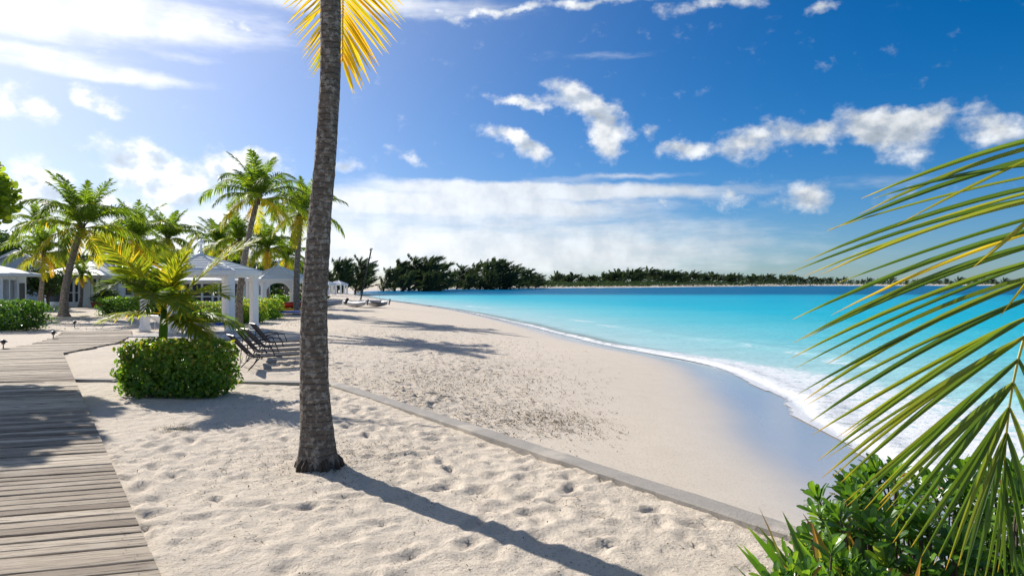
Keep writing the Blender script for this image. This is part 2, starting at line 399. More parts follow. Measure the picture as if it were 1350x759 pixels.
    mf = t.node('ShaderNodeMixShader', {0: foam, 1: mx.outputs[0], 2: fo.outputs[0]})
    t.l.new(mf.outputs[0], out.inputs[0])
    return m
M['water'] = mat_water()


def mat_wood(name, ca, cb, cc):
    m, t, out = new_mat(name)
    tint = t.attr('tint')
    pos = t.node('ShaderNodeNewGeometry').outputs['Position']
    mp = t.node('ShaderNodeMapping', {'Vector': pos, 'Rotation': (0, 0, R(-15.7))}).outputs[0]
    s = t.vm('MULTIPLY', mp, (1.6, 34, 1)); s = t.vm('ADD', s, t.node('ShaderNodeCombineXYZ', {0: t.m('MULTIPLY', tint, 40), 1: 0.0, 2: 0.0}).outputs[0])
    g = t.noise(s, 1.6, 7, 0.68, 0.6)
    g2 = t.noise(pos, 2.4, 5, 0.6)
    c = t.mix(tint, ca, cb)
    c = t.mix(t.m('MULTIPLY', t.sm(g, 0.47, 0.66), 0.85), c, cc)
    c = t.mix(t.m('MULTIPLY', t.sm(g2, 0.56, 0.72), 0.55), c, (0.5, 0.44, 0.36))
    principled(t, out, c, 0.85, t.bump(t.m('ADD', g, t.m('MULTIPLY', g2, 0.3)), 0.8, 0.012), 0.15)
    return m
M['wood'] = mat_wood('weathered_planks', (0.23, 0.18, 0.133), (0.68, 0.575, 0.44), (0.085, 0.068, 0.053))
M['plank'] = mat_wood('pale_planks', (0.5, 0.47, 0.43), (0.64, 0.61, 0.57), (0.36, 0.32, 0.28))


def mat_bark(name, ca, cb, ring=1.0):
    m, t, out = new_mat(name)
    tc = t.node('ShaderNodeTexCoord').outputs['Object']
    sp = t.node('ShaderNodeSeparateXYZ', {0: tc})
    wb = t.noise(tc, 3.5, 4, 0.6)
    z = t.m('ADD', t.m('MULTIPLY', sp.outputs[2], 16.0 * ring), t.m('MULTIPLY', wb, 2.2))
    rg = t.m('FRACT', z)
    ringm = t.m('MULTIPLY', t.sm(rg, 0.0, 0.18), t.sm(rg, 1.0, 0.8))
    cr = t.noise(t.vm('MULTIPLY', tc, (1, 1, 0.4)), 30, 6, 0.75)
    bl = t.noise(tc, 7, 6, 0.65)
    lich = t.noise(tc, 17, 6, 0.7)
    c = t.mix(bl, ca, cb)
    c = t.mix(t.sm(cr, 0.42, 0.3), c, tuple(x * 0.35 for x in ca))
    c = t.mix(t.m('MULTIPLY', t.m('SUBTRACT', 1.0, ringm), 0.3), c, tuple(x * 0.4 for x in ca))
    c = t.mix(t.m('MULTIPLY', t.sm(lich, 0.49, 0.6), 0.75), c, (0.42, 0.39, 0.35))
    h = t.m('ADD', t.m('ADD', t.m('MULTIPLY', cr, 1.0), t.m('MULTIPLY', ringm, 0.35)), t.m('MULTIPLY', bl, 0.6))
    principled(t, out, c, 0.9, t.bump(h, 1.0, 0.035), 0.15)
    return m
M['bark'] = mat_bark('palm_bark', (0.075, 0.062, 0.052), (0.27, 0.225, 0.185))
M['bark2'] = mat_bark('palm_bark_pale', (0.17, 0.14, 0.115), (0.3, 0.26, 0.22), 0.6)


def mat_concrete():
    m, t, out = new_mat('old_concrete')
    pos = t.node('ShaderNodeNewGeometry').outputs['Position']
    n = t.noise(pos, 3, 7, 0.65); n2 = t.noise(pos, 45, 5, 0.7); n3 = t.noise(pos, 1.1, 4, 0.6)
    c = t.mix(n, (0.27, 0.25, 0.225), (0.42, 0.385, 0.34))
    c = t.mix(t.sm(n2, 0.56, 0.74), c, (0.2, 0.18, 0.16))
    c = t.mix(t.m('MULTIPLY', t.sm(n3, 0.54, 0.66), 0.7), c, (0.56, 0.5, 0.42))
    principled(t, out, c, 0.9, t.bump(t.m('ADD', n, n2), 0.5, 0.015), 0.15)
    return m
M['concrete'] = mat_concrete()

# ---------------------------------------------------------------- shoreline
ZW = -0.7
sh_px = [(1300, 690), (1190, 625), (1120, 585), (1062, 545), (1020, 512), (940, 481), (840, 463), (775, 450), (700, 430), (620, 412), (560, 403), (500, 395), (475, 390)]
SH = [(15, -700), (9, -60), (6.2, -6), (5.2, 3)] + [tuple(G(x, y, ZW)[:2]) for x, y in sh_px] + \
     [(-42, 175), (-50, 215), (-44, 262), (-20, 320), (20, 370), (80, 430), (160, 560), (330, 760), (560, 900), (900, 1010), (1500, 1090), (4200, 1150)]
SH = np.array(SH, float)
# smooth the polyline (Chaikin, twice)
for _ in range(2):
    a, b = SH[:-1], SH[1:]
    SH = np.concatenate([SH[:1], np.stack([a * .75 + b * .25, a * .25 + b * .75], 1).reshape(-1, 2), SH[-1:]])


def shore_dist(x, y):
    """signed distance to the waterline: + on land"""
    best = np.full(x.shape, 1e9); sgn = np.ones(x.shape)
    for i in range(len(SH) - 1):
        ax, ay = SH[i]; bx, by = SH[i + 1]; dx, dy = bx - ax, by - ay
        L2 = dx * dx + dy * dy
        t = np.clip(((x - ax) * dx + (y - ay) * dy) / L2, 0, 1)
        ex, ey = x - (ax + t * dx), y - (ay + t * dy)
        d = ex * ex + ey * ey
        cr = dx * (y - ay) - dy * (x - ax)
        upd = d < best
        best = np.where(upd, d, best); sgn = np.where(upd, np.sign(cr), sgn)
    return np.sqrt(best) * sgn


WA, WB_, WC = np.array((-9.3, 12.95)), np.array((-3.25, 12.35)), np.array((3.2, 3.3))
def side_of(a, b, x, y):
    d = b - a; d = d / np.linalg.norm(d)
    return d[0] * (y - a[1]) - d[1] * (x - a[0])          # + = left of a->b


def terrain(x, y):
    s = shore_dist(x, y)
    land = -0.7 * np.exp(-np.maximum(s, 0) / 5.0)
    land = land + 0.9 * np.clip((s - 60) / 300, 0, 1)
    sea = ZW - 0.09 * np.minimum(-np.minimum(s, 0), 40) * 1.0
    z = np.where(s > 0, land, sea)
    nearside = np.minimum(-side_of(WA, WB_, x, y), -side_of(WB_, WC, x, y))    # >0 on the camera side of the low wall
    k = np.clip(nearside / 0.1 + 0.5, 0, 1)
    k = k * (y > -600)
    beach = z + 0.02 * np.clip((s - 4) / 6, 0, 1)
    z = beach * (1 - k) + k * (-0.03 + 0 * z)
    return z, s, k


def axis(lo, a, b, hi, h, g):
    c = list(np.arange(a, b, h)); st = h; v = c[-1]
    while v < hi: st *= g; v += st; c.append(v)
    st = h; v = a; l = []
    while v > lo: st *= g; v -= st; l.append(v)
    return np.array(l[::-1] + c)


xs = axis(-2500, -7.5, 5.5, 4200, 0.042, 1.045); ys = axis(-650, 3.6, 17, 3200, 0.045, 1.03)
X, Y = np.meshgrid(xs, ys)
Z, S, K = terrain(X, Y)
smooth = 1 - np.clip((S - 4.6 - 1.2 * vnoise(X * .4, Y * .4, 3)) / 2.5, 0, 1)      # wave-smoothed lower beach
smooth = smooth * (1 - K)
flatk = np.clip(1 - smooth, 0, 1) * (S > 0)
far = np.clip(1 - (np.hypot(X, Y) - 60) / 60, 0, 1)
Z = Z + flatk * far * (0.06 * vnoise(X * .45, Y * .45, 11, 3) + 0.022 * vnoise(X * 1.7, Y * 1.7, 12, 3) + 0.016 * vnoise(X * 6, Y * 6, 13, 3))
_wr = np.interp(Y, [-2.0, 17.4, 20.6, 23.5, 26.0], [2.17, -11.45, -11.9, -13.1, -14.5])
under = (X < _wr - .03) & (X > _wr - 2.3) & (Y < 26.3)
UND = under
Z = Z + (1 - flatk) * (S > -3) * 0.02 * vnoise(X * .3, Y * .3, 14, 2)
# windblown hump against the hedge, and trodden footprints
def dent(cx, cy, a, b, rot, dep):
    i0, i1 = np.searchsorted(xs, (cx - 3 * a, cx + 3 * a)); j0, j1 = np.searchsorted(ys, (cy - 3 * a, cy + 3 * a))
    if i1 - i0 < 3 or j1 - j0 < 3: return
    x = X[j0:j1, i0:i1] - cx; y = Y[j0:j1, i0:i1] - cy
    u = (x * math.cos(rot) + y * math.sin(rot)) / a; v = (-x * math.sin(rot) + y * math.cos(rot)) / b
    q = u * u + v * v
    Z[j0:j1, i0:i1] += (-dep * np.exp(-q * 1.4) + 0.42 * dep * np.exp(-(np.sqrt(q) - 1.5) ** 2 * 4)) * flatk[j0:j1, i0:i1]
r2 = np.random.default_rng(21)
for _ in range(3800):
    u = r2.random()
    if u < 0.5: cx, cy = r2.uniform(-4.5, 2.6), r2.uniform(3.6, 12)
    elif u < 0.93: cx, cy = r2.uniform(-7, 5), r2.uniform(6, 30)
    else: cx, cy = r2.uniform(-8, 0), r2.uniform(15, 34)
    a = r2.uniform(.06, .13)
    dent(cx, cy, a, a * r2.uniform(.4, .75), r2.normal(2.2, .7), r2.uniform(.004, .02) * (1 if side_of(WB_, WC, cx, cy) < 0 else 2.3))
# trails of steps
for (x0, y0, ang, n) in [(-2.6, 4.3, 1.9, 12), (0.5, 4.6, 2.1, 14), (-0.8, 4.2, 1.0, 8), (-1.0, 8.2, 2.2, 9), (-3.2, 5.2, .3, 9), (0.0, 5.7, -.3, 5)]:
    for i in range(n):
        lx, ly = x0 + math.cos(ang) * i * .38, y0 + math.sin(ang) * i * .38
        o = .1 * (1 if i % 2 else -1)
        dent(lx - math.sin(ang) * o, ly + math.cos(ang) * o, .15, .07, ang, .032)
Z = np.where(UND, np.minimum(Z, -.03), Z)
wet = np.clip(1 - (S - 0.35 - .9 * np.clip(1 - (Y - 8) / 30, 0, 1) + .5 * vnoise(X * .5, Y * .5, 5, 3)) / 1.9, 0, 1) ** 1.2 * (1 - K) * (S > -.4)
lit = np.clip(K * (.62 + 1.1 * vnoise(X * .8, Y * .8, 9)), 0, 1) + (1 - K) * .30 * (S > 7)
litter = lit + .9 * np.exp(-((X + 1.9) ** 2 + (Y - 7.2) ** 2) / .9) + .45 * np.exp(-((X - .2) ** 2 / 9 + (Y - 10.8) ** 2 / 5))
inland = np.clip((-X - 12 - .2 * Y) / 8, 0, 1) * (Y > 0)
ground = grid_mesh('ground', X, Y, Z, M['sand'], {'wet': wet, 'litter': litter, 'smooth': smooth, 'inland': inland})
tag(ground, kind='structure')


def gz(x, y):
    return float(terrain(np.array([float(x)]), np.array([float(y)]))[0][0])


# ---------------------------------------------------------------- sea
wx = axis(-300, 2.5, 11, 4500, 0.09, 1.04); wy = axis(-650, 4, 27, 3200, 0.1, 1.03)
WX, WY = np.meshgrid(wx, wy)
WS = -shore_dist(WX, WY) + 0.55 * vnoise(WX * .55, WY * .55, 31, 3)
near = np.clip(1 - (WY - 8) / 40, 0, 1)
ridge = 0.13 * np.exp(-((WS - 5.2 + 1.5 * vnoise(WX * .2, WY * .2, 32, 2)) / .7) ** 2) + 0.05 * np.exp(-((WS - .5) / .35) ** 2)
WZ = ZW + ridge * near + np.clip(WS / 8, 0, 1) * near * (.05 * vnoise(WX * .35, WY * .9, 33, 3) + .02 * vnoise(WX * 1.5, WY * 3, 34, 2))
# thin swash runs a little way up the sand
WZ = WZ + np.clip(1 - WS / 1.2, 0, 1.0) * 0.02 * (WS > .2)
_s = -(WS); _zt = np.where(shore_dist(WX, WY) > 0, -0.7 * np.exp(-np.maximum(shore_dist(WX, WY), 0) / 5.0), ZW - 2)
WZ = np.maximum(WZ, _zt + .014)
foamw = 0.28 + 7.0 * np.clip(1 - (WY - 8) / 22, 0, 1) ** 1.5 + .25 * np.clip(1 - (WY - 30) / 60, 0, 1)
WSv = WS[:-1, :-1]
sea = grid_mesh('sea_water', WX, WY, WZ, M['water'], {'off': WS, 'foamw': foamw}, keep=(WSv > -0.25))
tag(sea, kind='structure')

# ---------------------------------------------------------------- boardwalk (planks as one laid surface)
Rp = np.array([(2.17, -2.0), (-11.45, 17.4), (-11.9, 20.6), (-13.1, 23.5), (-14.5, 26.0)])
seg = np.linalg.norm(np.diff(Rp, axis=0), axis=1); cum = np.r_[0, np.cumsum(seg)]
bw = MB(); dirb = np.array((-.96, -.27)); nb = np.array((-.27, .96))
s_ = 0.0; k = 0
while s_ < cum[-1]:
    p = np.array([np.interp(s_, cum, Rp[:, 0]), np.interp(s_, cum, Rp[:, 1])])
    wdt = random.uniform(.115, .14); ln = 2.25
    ang = random.uniform(-.006, .006)
    e0, e1 = random.gauss(0, .014), random.uniform(-.05, .05)
    d = np.array((dirb[0] * math.cos(ang) - dirb[1] * math.sin(ang), dirb[0] * math.sin(ang) + dirb[1] * math.cos(ang)))
    c = p + d * (ln + e1 - e0) / 2
    zc = .022 + random.uniform(-.004, .004)
    rot = Matrix.Rotation(math.atan2(-d[1], -d[0]), 3, 'Z') @ Matrix.Rotation(random.uniform(-.003, .003), 3, 'Y') @ Matrix.Rotation(random.uniform(-.03, .03), 3, 'X')
    # plank with slightly irregular edges
    n = 9; xl = np.linspace(-(ln + e1 - e0) / 2, (ln + e1 - e0) / 2, n)
    v = []
    for x in xl:
        j1, j2, jz = random.uniform(-.004, .004), random.uniform(-.004, .004), random.uniform(-.002, .002)
        v += [(x, -wdt / 2 + j1, -.018), (x, -wdt / 2 + j1, .014 + jz), (x, -wdt / 2 + .008 + j1, .018 + jz), (x, wdt / 2 - .008 + j2, .018 + jz), (x, wdt / 2 + j2, .014 + jz), (x, wdt / 2 + j2, -.018)]
    v = np.array(v)
    ed_ = np.array([np.interp(s_ + .1, cum, Rp[:, 0]), np.interp(s_ + .1, cum, Rp[:, 1])]) - p
    sh_ = (-ed_[0] * d[0] - ed_[1] * d[1]) / (ed_[0] * d[1] - ed_[1] * d[0] or 1)
    v[:, 0] += np.clip(sh_, -.7, .7) * v[:, 1]
    v = v @ np.array(rot).T + np.array((c[0], c[1], zc))
    f = [(i * 6 + a, i * 6 + (a + 1) % 6, (i + 1) * 6 + (a + 1) % 6, (i + 1) * 6 + a) for i in range(n - 1) for a in range(6)] + [(5, 4, 3, 2, 1, 0), tuple((n - 1) * 6 + i for i in range(6))]
    bw.add(v, f, random.random() ** 1.3)
    if p[1] < 16:
        for xo in (-(ln) / 2 + .14, ln / 2 - .12 , 0.05):
            for yo in (-.03, .03):
                q_ = np.array([(xo + .006 * math.cos(a_), yo + .006 * math.sin(a_), .0215) for a_ in np.linspace(0, 6.28, 7)[:-1]]) @ np.array(rot).T + np.array((c[0], c[1], zc))
                bw.add(q_, [(0, 1, 2, 3, 4, 5)], 0.5, 1)
    s_ += (wdt + random.uniform(.012, .026)) / .94; k += 1
boardwalk = bw.build('boardwalk', [M['wood'], M['black']]); tag(boardwalk, kind='structure')
# pale plank landing from the boardwalk to the pavilion
ld = MB()
a0, a1 = G(172, 443, .03), G(330, 441, .03)
n = 62
for i in range(n):
    t_ = i / n; x = a0[0] + (a1[0] - a0[0]) * t_; y = 23.5
    ld.box((x, y + random.uniform(-.03, .03) + .6, .02 + random.uniform(-.003, .003)), ((a1[0] - a0[0]) / n - .015, 4.0 if t_ > .32 else 2.6, .05), t=random.random())
tag(ld.build('plank_landing', M['plank']), kind='structure')

# ---------------------------------------------------------------- low concrete wall
def ribbon(pts, wid, z0, z1, mb, rough=.006):
    out = []
    pts = [np.array(p) for p in pts]
    P2 = []
    for a, b in zip(pts[:-1], pts[1:]):
        m = int(np.linalg.norm(b - a) / .25) + 1
        P2 += [a + (b - a) * i / m for i in range(m)]
    P2.append(pts[-1]); P2 = np.array(P2)
    T = np.gradient(P2, axis=0); T /= np.linalg.norm(T, axis=1)[:, None]; N = np.stack([-T[:, 1], T[:, 0]], 1)
    jl = rng.normal(0, rough, (len(P2), 4))
    V = []
    for i, p in enumerate(P2):
        l = p + N[i] * (wid / 2 + jl[i, 0]); r = p - N[i] * (wid / 2 + jl[i, 1])
        V += [(l[0], l[1], z0), (l[0], l[1], z1 - .012), (l[0] - N[i][0] * .012, l[1] - N[i][1] * .012, z1 + jl[i, 2] * .3), (r[0] + N[i][0] * .012, r[1] + N[i][1] * .012, z1 + jl[i, 3] * .3), (r[0], r[1], z1 - .012), (r[0], r[1], z0)]
    Fc = [(i * 6 + a, i * 6 + a + 1, (i + 1) * 6 + a + 1, (i + 1) * 6 + a) for i in range(len(P2) - 1) for a in range(5)] + [(5, 4, 3, 2, 1, 0), tuple((len(P2) - 1) * 6 + i for i in range(6))]
    mb.add(np.array(V), Fc)
mb = MB(); ribbon([WA, WB_ - (.18, -.02), WB_ + (.1, -.16), WC], .22, -.8, .02, mb)
wl = mb.build('low_wall', M['concrete'])
tag(wl, 'low grey concrete edging wall crossing the sand and turning towards the right foreground', 'wall')


# ---------------------------------------------------------------- palms
def norm(a): return a / (np.linalg.norm(a, axis=-1, keepdims=True) + 1e-9)


def leaflets(mb, p0, d0, L, W, hang, tint, Nrm, seg=3, fold=0.0, tipcurl=0.0):
    """p0,d0,Nrm: (n,3); L,W,tint: (n,)  -> n tapered strips"""
    n = len(p0); u = np.linspace(0, 1, seg + 1)
    wp = np.interp(u, [0, .12, .45, .8, 1], [.45, .95, 1, .6, .04])
    hang = np.broadcast_to(np.asarray(hang, float), (n,))
    pos = p0[:, None] + L[:, None, None] * (d0[:, None] * u[None, :, None] + np.array((0, 0, -1.0)) * (hang[:, None] * u[None] ** 2)[..., None])
    W3 = norm(np.cross(Nrm, d0))
    off = W3[:, None] * (W[:, None] * wp[None])[..., None] * .5
    if fold:
        cn = norm(np.cross(d0, W3)) * fold
        mid = pos + cn[:, None] * (W[:, None] * wp[None])[..., None] * .5
        v = np.stack([pos - off, mid, pos + off], 2).reshape(-1, 3)
        base = (np.arange(n) * (seg + 1) * 3)[:, None]; i = (np.arange(seg) * 3)[None]
        q = base + i
        f = np.stack([np.stack([q, q + 1, q + 4, q + 3], -1), np.stack([q + 1, q + 2, q + 5, q + 4], -1)], 2).reshape(-1, 4)
        mb.add(v, f, np.repeat(tint, (seg + 1) * 3))
    else:
        v = np.stack([pos - off, pos + off], 2).reshape(-1, 3)
        q = (np.arange(n) * (seg + 1) * 2)[:, None] + (np.arange(seg) * 2)[None]
        f = np.stack([q, q + 1, q + 3, q + 2], -1).reshape(-1, 4)
        mb.add(v, f, np.repeat(tint, (seg + 1) * 2))


def frond_mb(L, e0, curl, n=70, ll=.6, lw=.03, hang=.35, tint=.35, seed=0, seg=3, yaw=0.0, roll=0.0, fold=0.0, start=.14):
    r = np.random.default_rng(seed); mb = MB()
    m = 18; t = np.linspace(0, 1, m)
    e = R(e0) - R(curl) * t ** 1.25; yw = R(yaw) * t ** 1.5
    T = np.stack([np.cos(e) * np.cos(yw), np.cos(e) * np.sin(yw), np.sin(e)], 1)
    pts = np.concatenate([[(0, 0, 0)], np.cumsum((T[:-1] + T[1:]) / 2 * L / (m - 1), axis=0)])
    S0 = norm(np.cross(T, np.array((0, 0, 1.0)) + 0 * T)); N0 = np.cross(S0, T)
    ra = R(roll) * t
    Sd = S0 * np.cos(ra)[:, None] + N0 * np.sin(ra)[:, None]; Nn = np.cross(Sd, T)
    mb.tube(pts, np.interp(t, [0, .15, 1], [.028, .018, .003]) * L / 2.6, 5, tint + .18)
    tt = np.linspace(start, .995, n)
    f = lambda A: np.stack([np.interp(tt, t, A[:, i]) for i in range(3)], 1)
    p, Tt, Ss, Nt = f(pts), norm(f(T)), norm(f(Sd)), norm(f(Nn))
    prof = np.interp(tt, [0, .14, .4, .75, 1], [.35, .6, 1, .8, .35])
    for sd in (1, -1):
        a = np.interp(tt, [0, .5, 1], [R(72), R(55), R(22)]) + r.normal(0, R(5), n)
        d0 = Tt * np.cos(a)[:, None] + Ss * sd * np.sin(a)[:, None] + Nt * (.18 + r.normal(0, .1, n))[:, None]
        d0 = norm(d0)
        tl = r.normal(0, .35, n) + .35 * sd
        nr = norm(Nt + Ss * tl[:, None])
        Ln = ll * prof * r.uniform(.82, 1.1, n) * (r.random(n) > .04)
        tn = np.clip(tint + r.normal(0, .07, n) + (r.random(n) < .05) * .3, 0, 1)
        leaflets(mb, p, d0, Ln, lw * np.interp(tt, [0, .3, 1], [.8, 1, .6]), hang * r.uniform(.6, 1.5, n), tn, nr, seg, fold)
    return mb


def frond_mesh(*a, **k):
    o = frond_mb(*a, **k).build('frond', M['palm']); me = o.data
    bpy.data.objects.remove(o); return me


FRONDS = {}
for i in range(3):
    FRONDS['up', i] = frond_mesh(2.8, 78, 50, 66, .66, .06, .4, .26, 100 + i, yaw=8 * (i - 1), roll=25 * (i - 1))
    FRONDS['mid', i] = frond_mesh(3.1, 56, 98, 72, .72, .06, .55, .3, 110 + i, yaw=14 * (i - 1), roll=20 * (i - 1))
    FRONDS['low', i] = frond_mesh(2.9, 20, 85, 68, .68, .06, .7, .4, 120 + i, yaw=-10 * (i - 1))
    FRONDS['hang', i] = frond_mesh(2.4, -15, 65, 52, .6, .055, .6, .62, 130 + i, yaw=10 * (i - 1))
    FRONDS['dead', i] = frond_mesh(1.8, -45, 40, 40, .5, .045, .5, .85, 140 + i)


def trunk_pts(base, top, bend, n=40):
    t = np.linspace(0, 1, n)[:, None]
    return base + (top - base) * t + np.asarray(bend)[None] * (4 * t * (1 - t)) * (1 - .4 * t)


def trunk_mb(pts, radf, n=14, ringamp=.05, ringfreq=9, seed=0):
    mb = MB(); pts = np.asarray(pts)
    L = np.r_[0, np.cumsum(np.linalg.norm(np.diff(pts, axis=0), axis=1))]
    r = np.array([radf(l, L[-1]) for l in L]) * (1 + ringamp * np.sin(L * ringfreq * 6.28) + rng.normal(0, .012, len(L)))
    mb.tube(pts, r, n)
    return mb


def palm(name, label, base, crown, bend, r0, scale, spec, group='coconut palms beside the cottages', trunkmat='bark', seed=0, coconuts=0):
    """base, crown world points; spec: list of (kind, count, elev jitter)"""
    rr = np.random.default_rng(seed)
    base = np.asarray(base, float); crown = np.asarray(crown, float)
    root = empty(name, base); tag(root, label, 'palm tree', group)
    H = np.linalg.norm(crown - base)
    pts = trunk_pts(np.array((0, 0, -.1)), crown - base, bend, max(24, int(H * 14)))
    trunk_mb(pts, lambda l, Lt: r0 * (1 + .9 * math.exp(-l / .25)) * (1 - .35 * l / Lt)).build('trunk', M[trunkmat], root, True)
    c = crown - base
    mb = MB()   # fibrous crown base
    for i in range(10):
        a = rr.uniform(0, 6.28); mb.tube([c + (0, 0, -.25), c + np.array((math.cos(a) * .06, math.sin(a) * .06, .1)), c + np.array((math.cos(a) * .2, math.sin(a) * .2, .28))], [r0 * .7, r0 * .55, .02], 6, .5)
    mb.build('crown_base', M['twig'], root, True)
    ga = rr.uniform(0, 6.28)
    for kind, cnt in spec:
        for j in range(cnt):
            ga += 2.399 + rr.normal(0, .15)
            o = link('frond', FRONDS[kind, int(rr.integers(3))], root)
            o.location = tuple(c + np.array((math.cos(ga), math.sin(ga), 0)) * .05 + (0, 0, rr.uniform(-.1, .1)))
            o.rotation_euler = (rr.normal(0, .12), rr.normal(0, .12), ga)
            s = scale * rr.uniform(.85, 1.12); o.scale = (s, s, s)
    for j in range(coconuts):
        a = rr.uniform(0, 6.28); q = MB()
        uv = [(math.sin(p_) * math.cos(t_), math.sin(p_) * math.sin(t_), math.cos(p_)) for p_ in np.linspace(.01, 3.13, 7) for t_ in np.linspace(0, 6.28, 9)[:-1]]
        q.add(np.array(uv) * (.1, .1, .13) + c + (math.cos(a) * .22, math.sin(a) * .22, -.15 - .1 * rr.random()), [(i * 8 + k, i * 8 + (k + 1) % 8, (i + 1) * 8 + (k + 1) % 8, (i + 1) * 8 + k) for i in range(6) for k in range(8)], .7)
        q.build('coconut', M['palm'], root, True)
    return root


def gp(px, d): return np.array(((px - PX0) / F * d, d, gz((px - PX0) / F * d, d)))
S_FULL = [('up', 8), ('mid', 9), ('low', 6), ('hang', 4), ('dead', 1)]
S_YEL = [('up', 7), ('mid', 8), ('low', 6), ('hang', 5), ('dead', 1)]
palm('coconut_palm', 'tall leaning palm in front of the screened porch cottage, left of the pavilion', gp(84, 37), P(108, 301, 37), (-.3, 0, 0), .22, 1.22, S_FULL, seed=1)
palm('coconut_palm', 'tallest palm rising behind the near white pavilion with orange drooping fronds', gp(315, 29), P(340, 262, 29), (-.25, 0, 0), .15, .78, S_YEL, seed=12, coconuts=4)
palm('coconut_palm', 'palm with thin straight trunk close left of the big foreground trunk', gp(392, 40), P(397, 283, 40), (-.15, 0, 0), .2, .95, S_YEL, seed=3, coconuts=6)
palm('coconut_palm', 'short palm with dark thin trunk in front of the second pavilion', gp(361, 44), P(353, 328, 44), (-.35, 0, 0), .11, .78, S_FULL, seed=4)
palm('coconut_palm', 'small palm between the tallest palm and its dark neighbours, behind the near pavilion roof', gp(325, 46), P(316, 318, 46), (.2, 0, 0), .13, .85, S_YEL, seed=5)
palm('coconut_palm', 'bushy palm with a skirt of yellow fronds behind the young foreground palm', gp(178, 44), P(180, 318, 44), (.1, 0, 0), .2, 1.0, S_YEL, seed=16)
palm('coconut_palm', 'small palm standing before the blue gabled cottage', gp(49, 40), P(58, 335, 40), (.1, 0, 0), .15, .78, S_FULL, seed=7)
palm('coconut_palm', 'dark distant palm rising above the pale blue gable', gp(48, 80), P(50, 296, 80), (0, 0, 0), .2, 1.15, [('up', 7), ('mid', 8), ('low', 6)], seed=8)
palm('coconut_palm', 'rounded green palm right behind the left side of the near pavilion', gp(222, 52), P(222, 316, 52), (0, 0, 0), .18, 1.0, S_FULL, seed=9)
palm('coconut_palm', 'slender palm with yellow skirt standing at the cottage corner', gp(105, 52), P(108, 362, 52), (.1, 0, 0), .12, .5, S_YEL, seed=10)
palm('coconut_palm', 'dark palm behind the left shoulder of the tallest palm', gp(285, 62), P(288, 322, 62), (0, 0, 0), .18, 1.0, S_FULL, seed=11)
palm('coconut_palm', 'low palm tucked between the second pavilion and the foreground trunk', gp(377, 54), P(378, 340, 54), (0, 0, 0), .16, .8, S_FULL, seed=13)
palm('coconut_palm', 'palm peeking over the roof between the leaning palm and the bushy yellow palm', gp(150, 60), P(150, 322, 60), (0, 0, 0), .16, .95, S_YEL, seed=14)

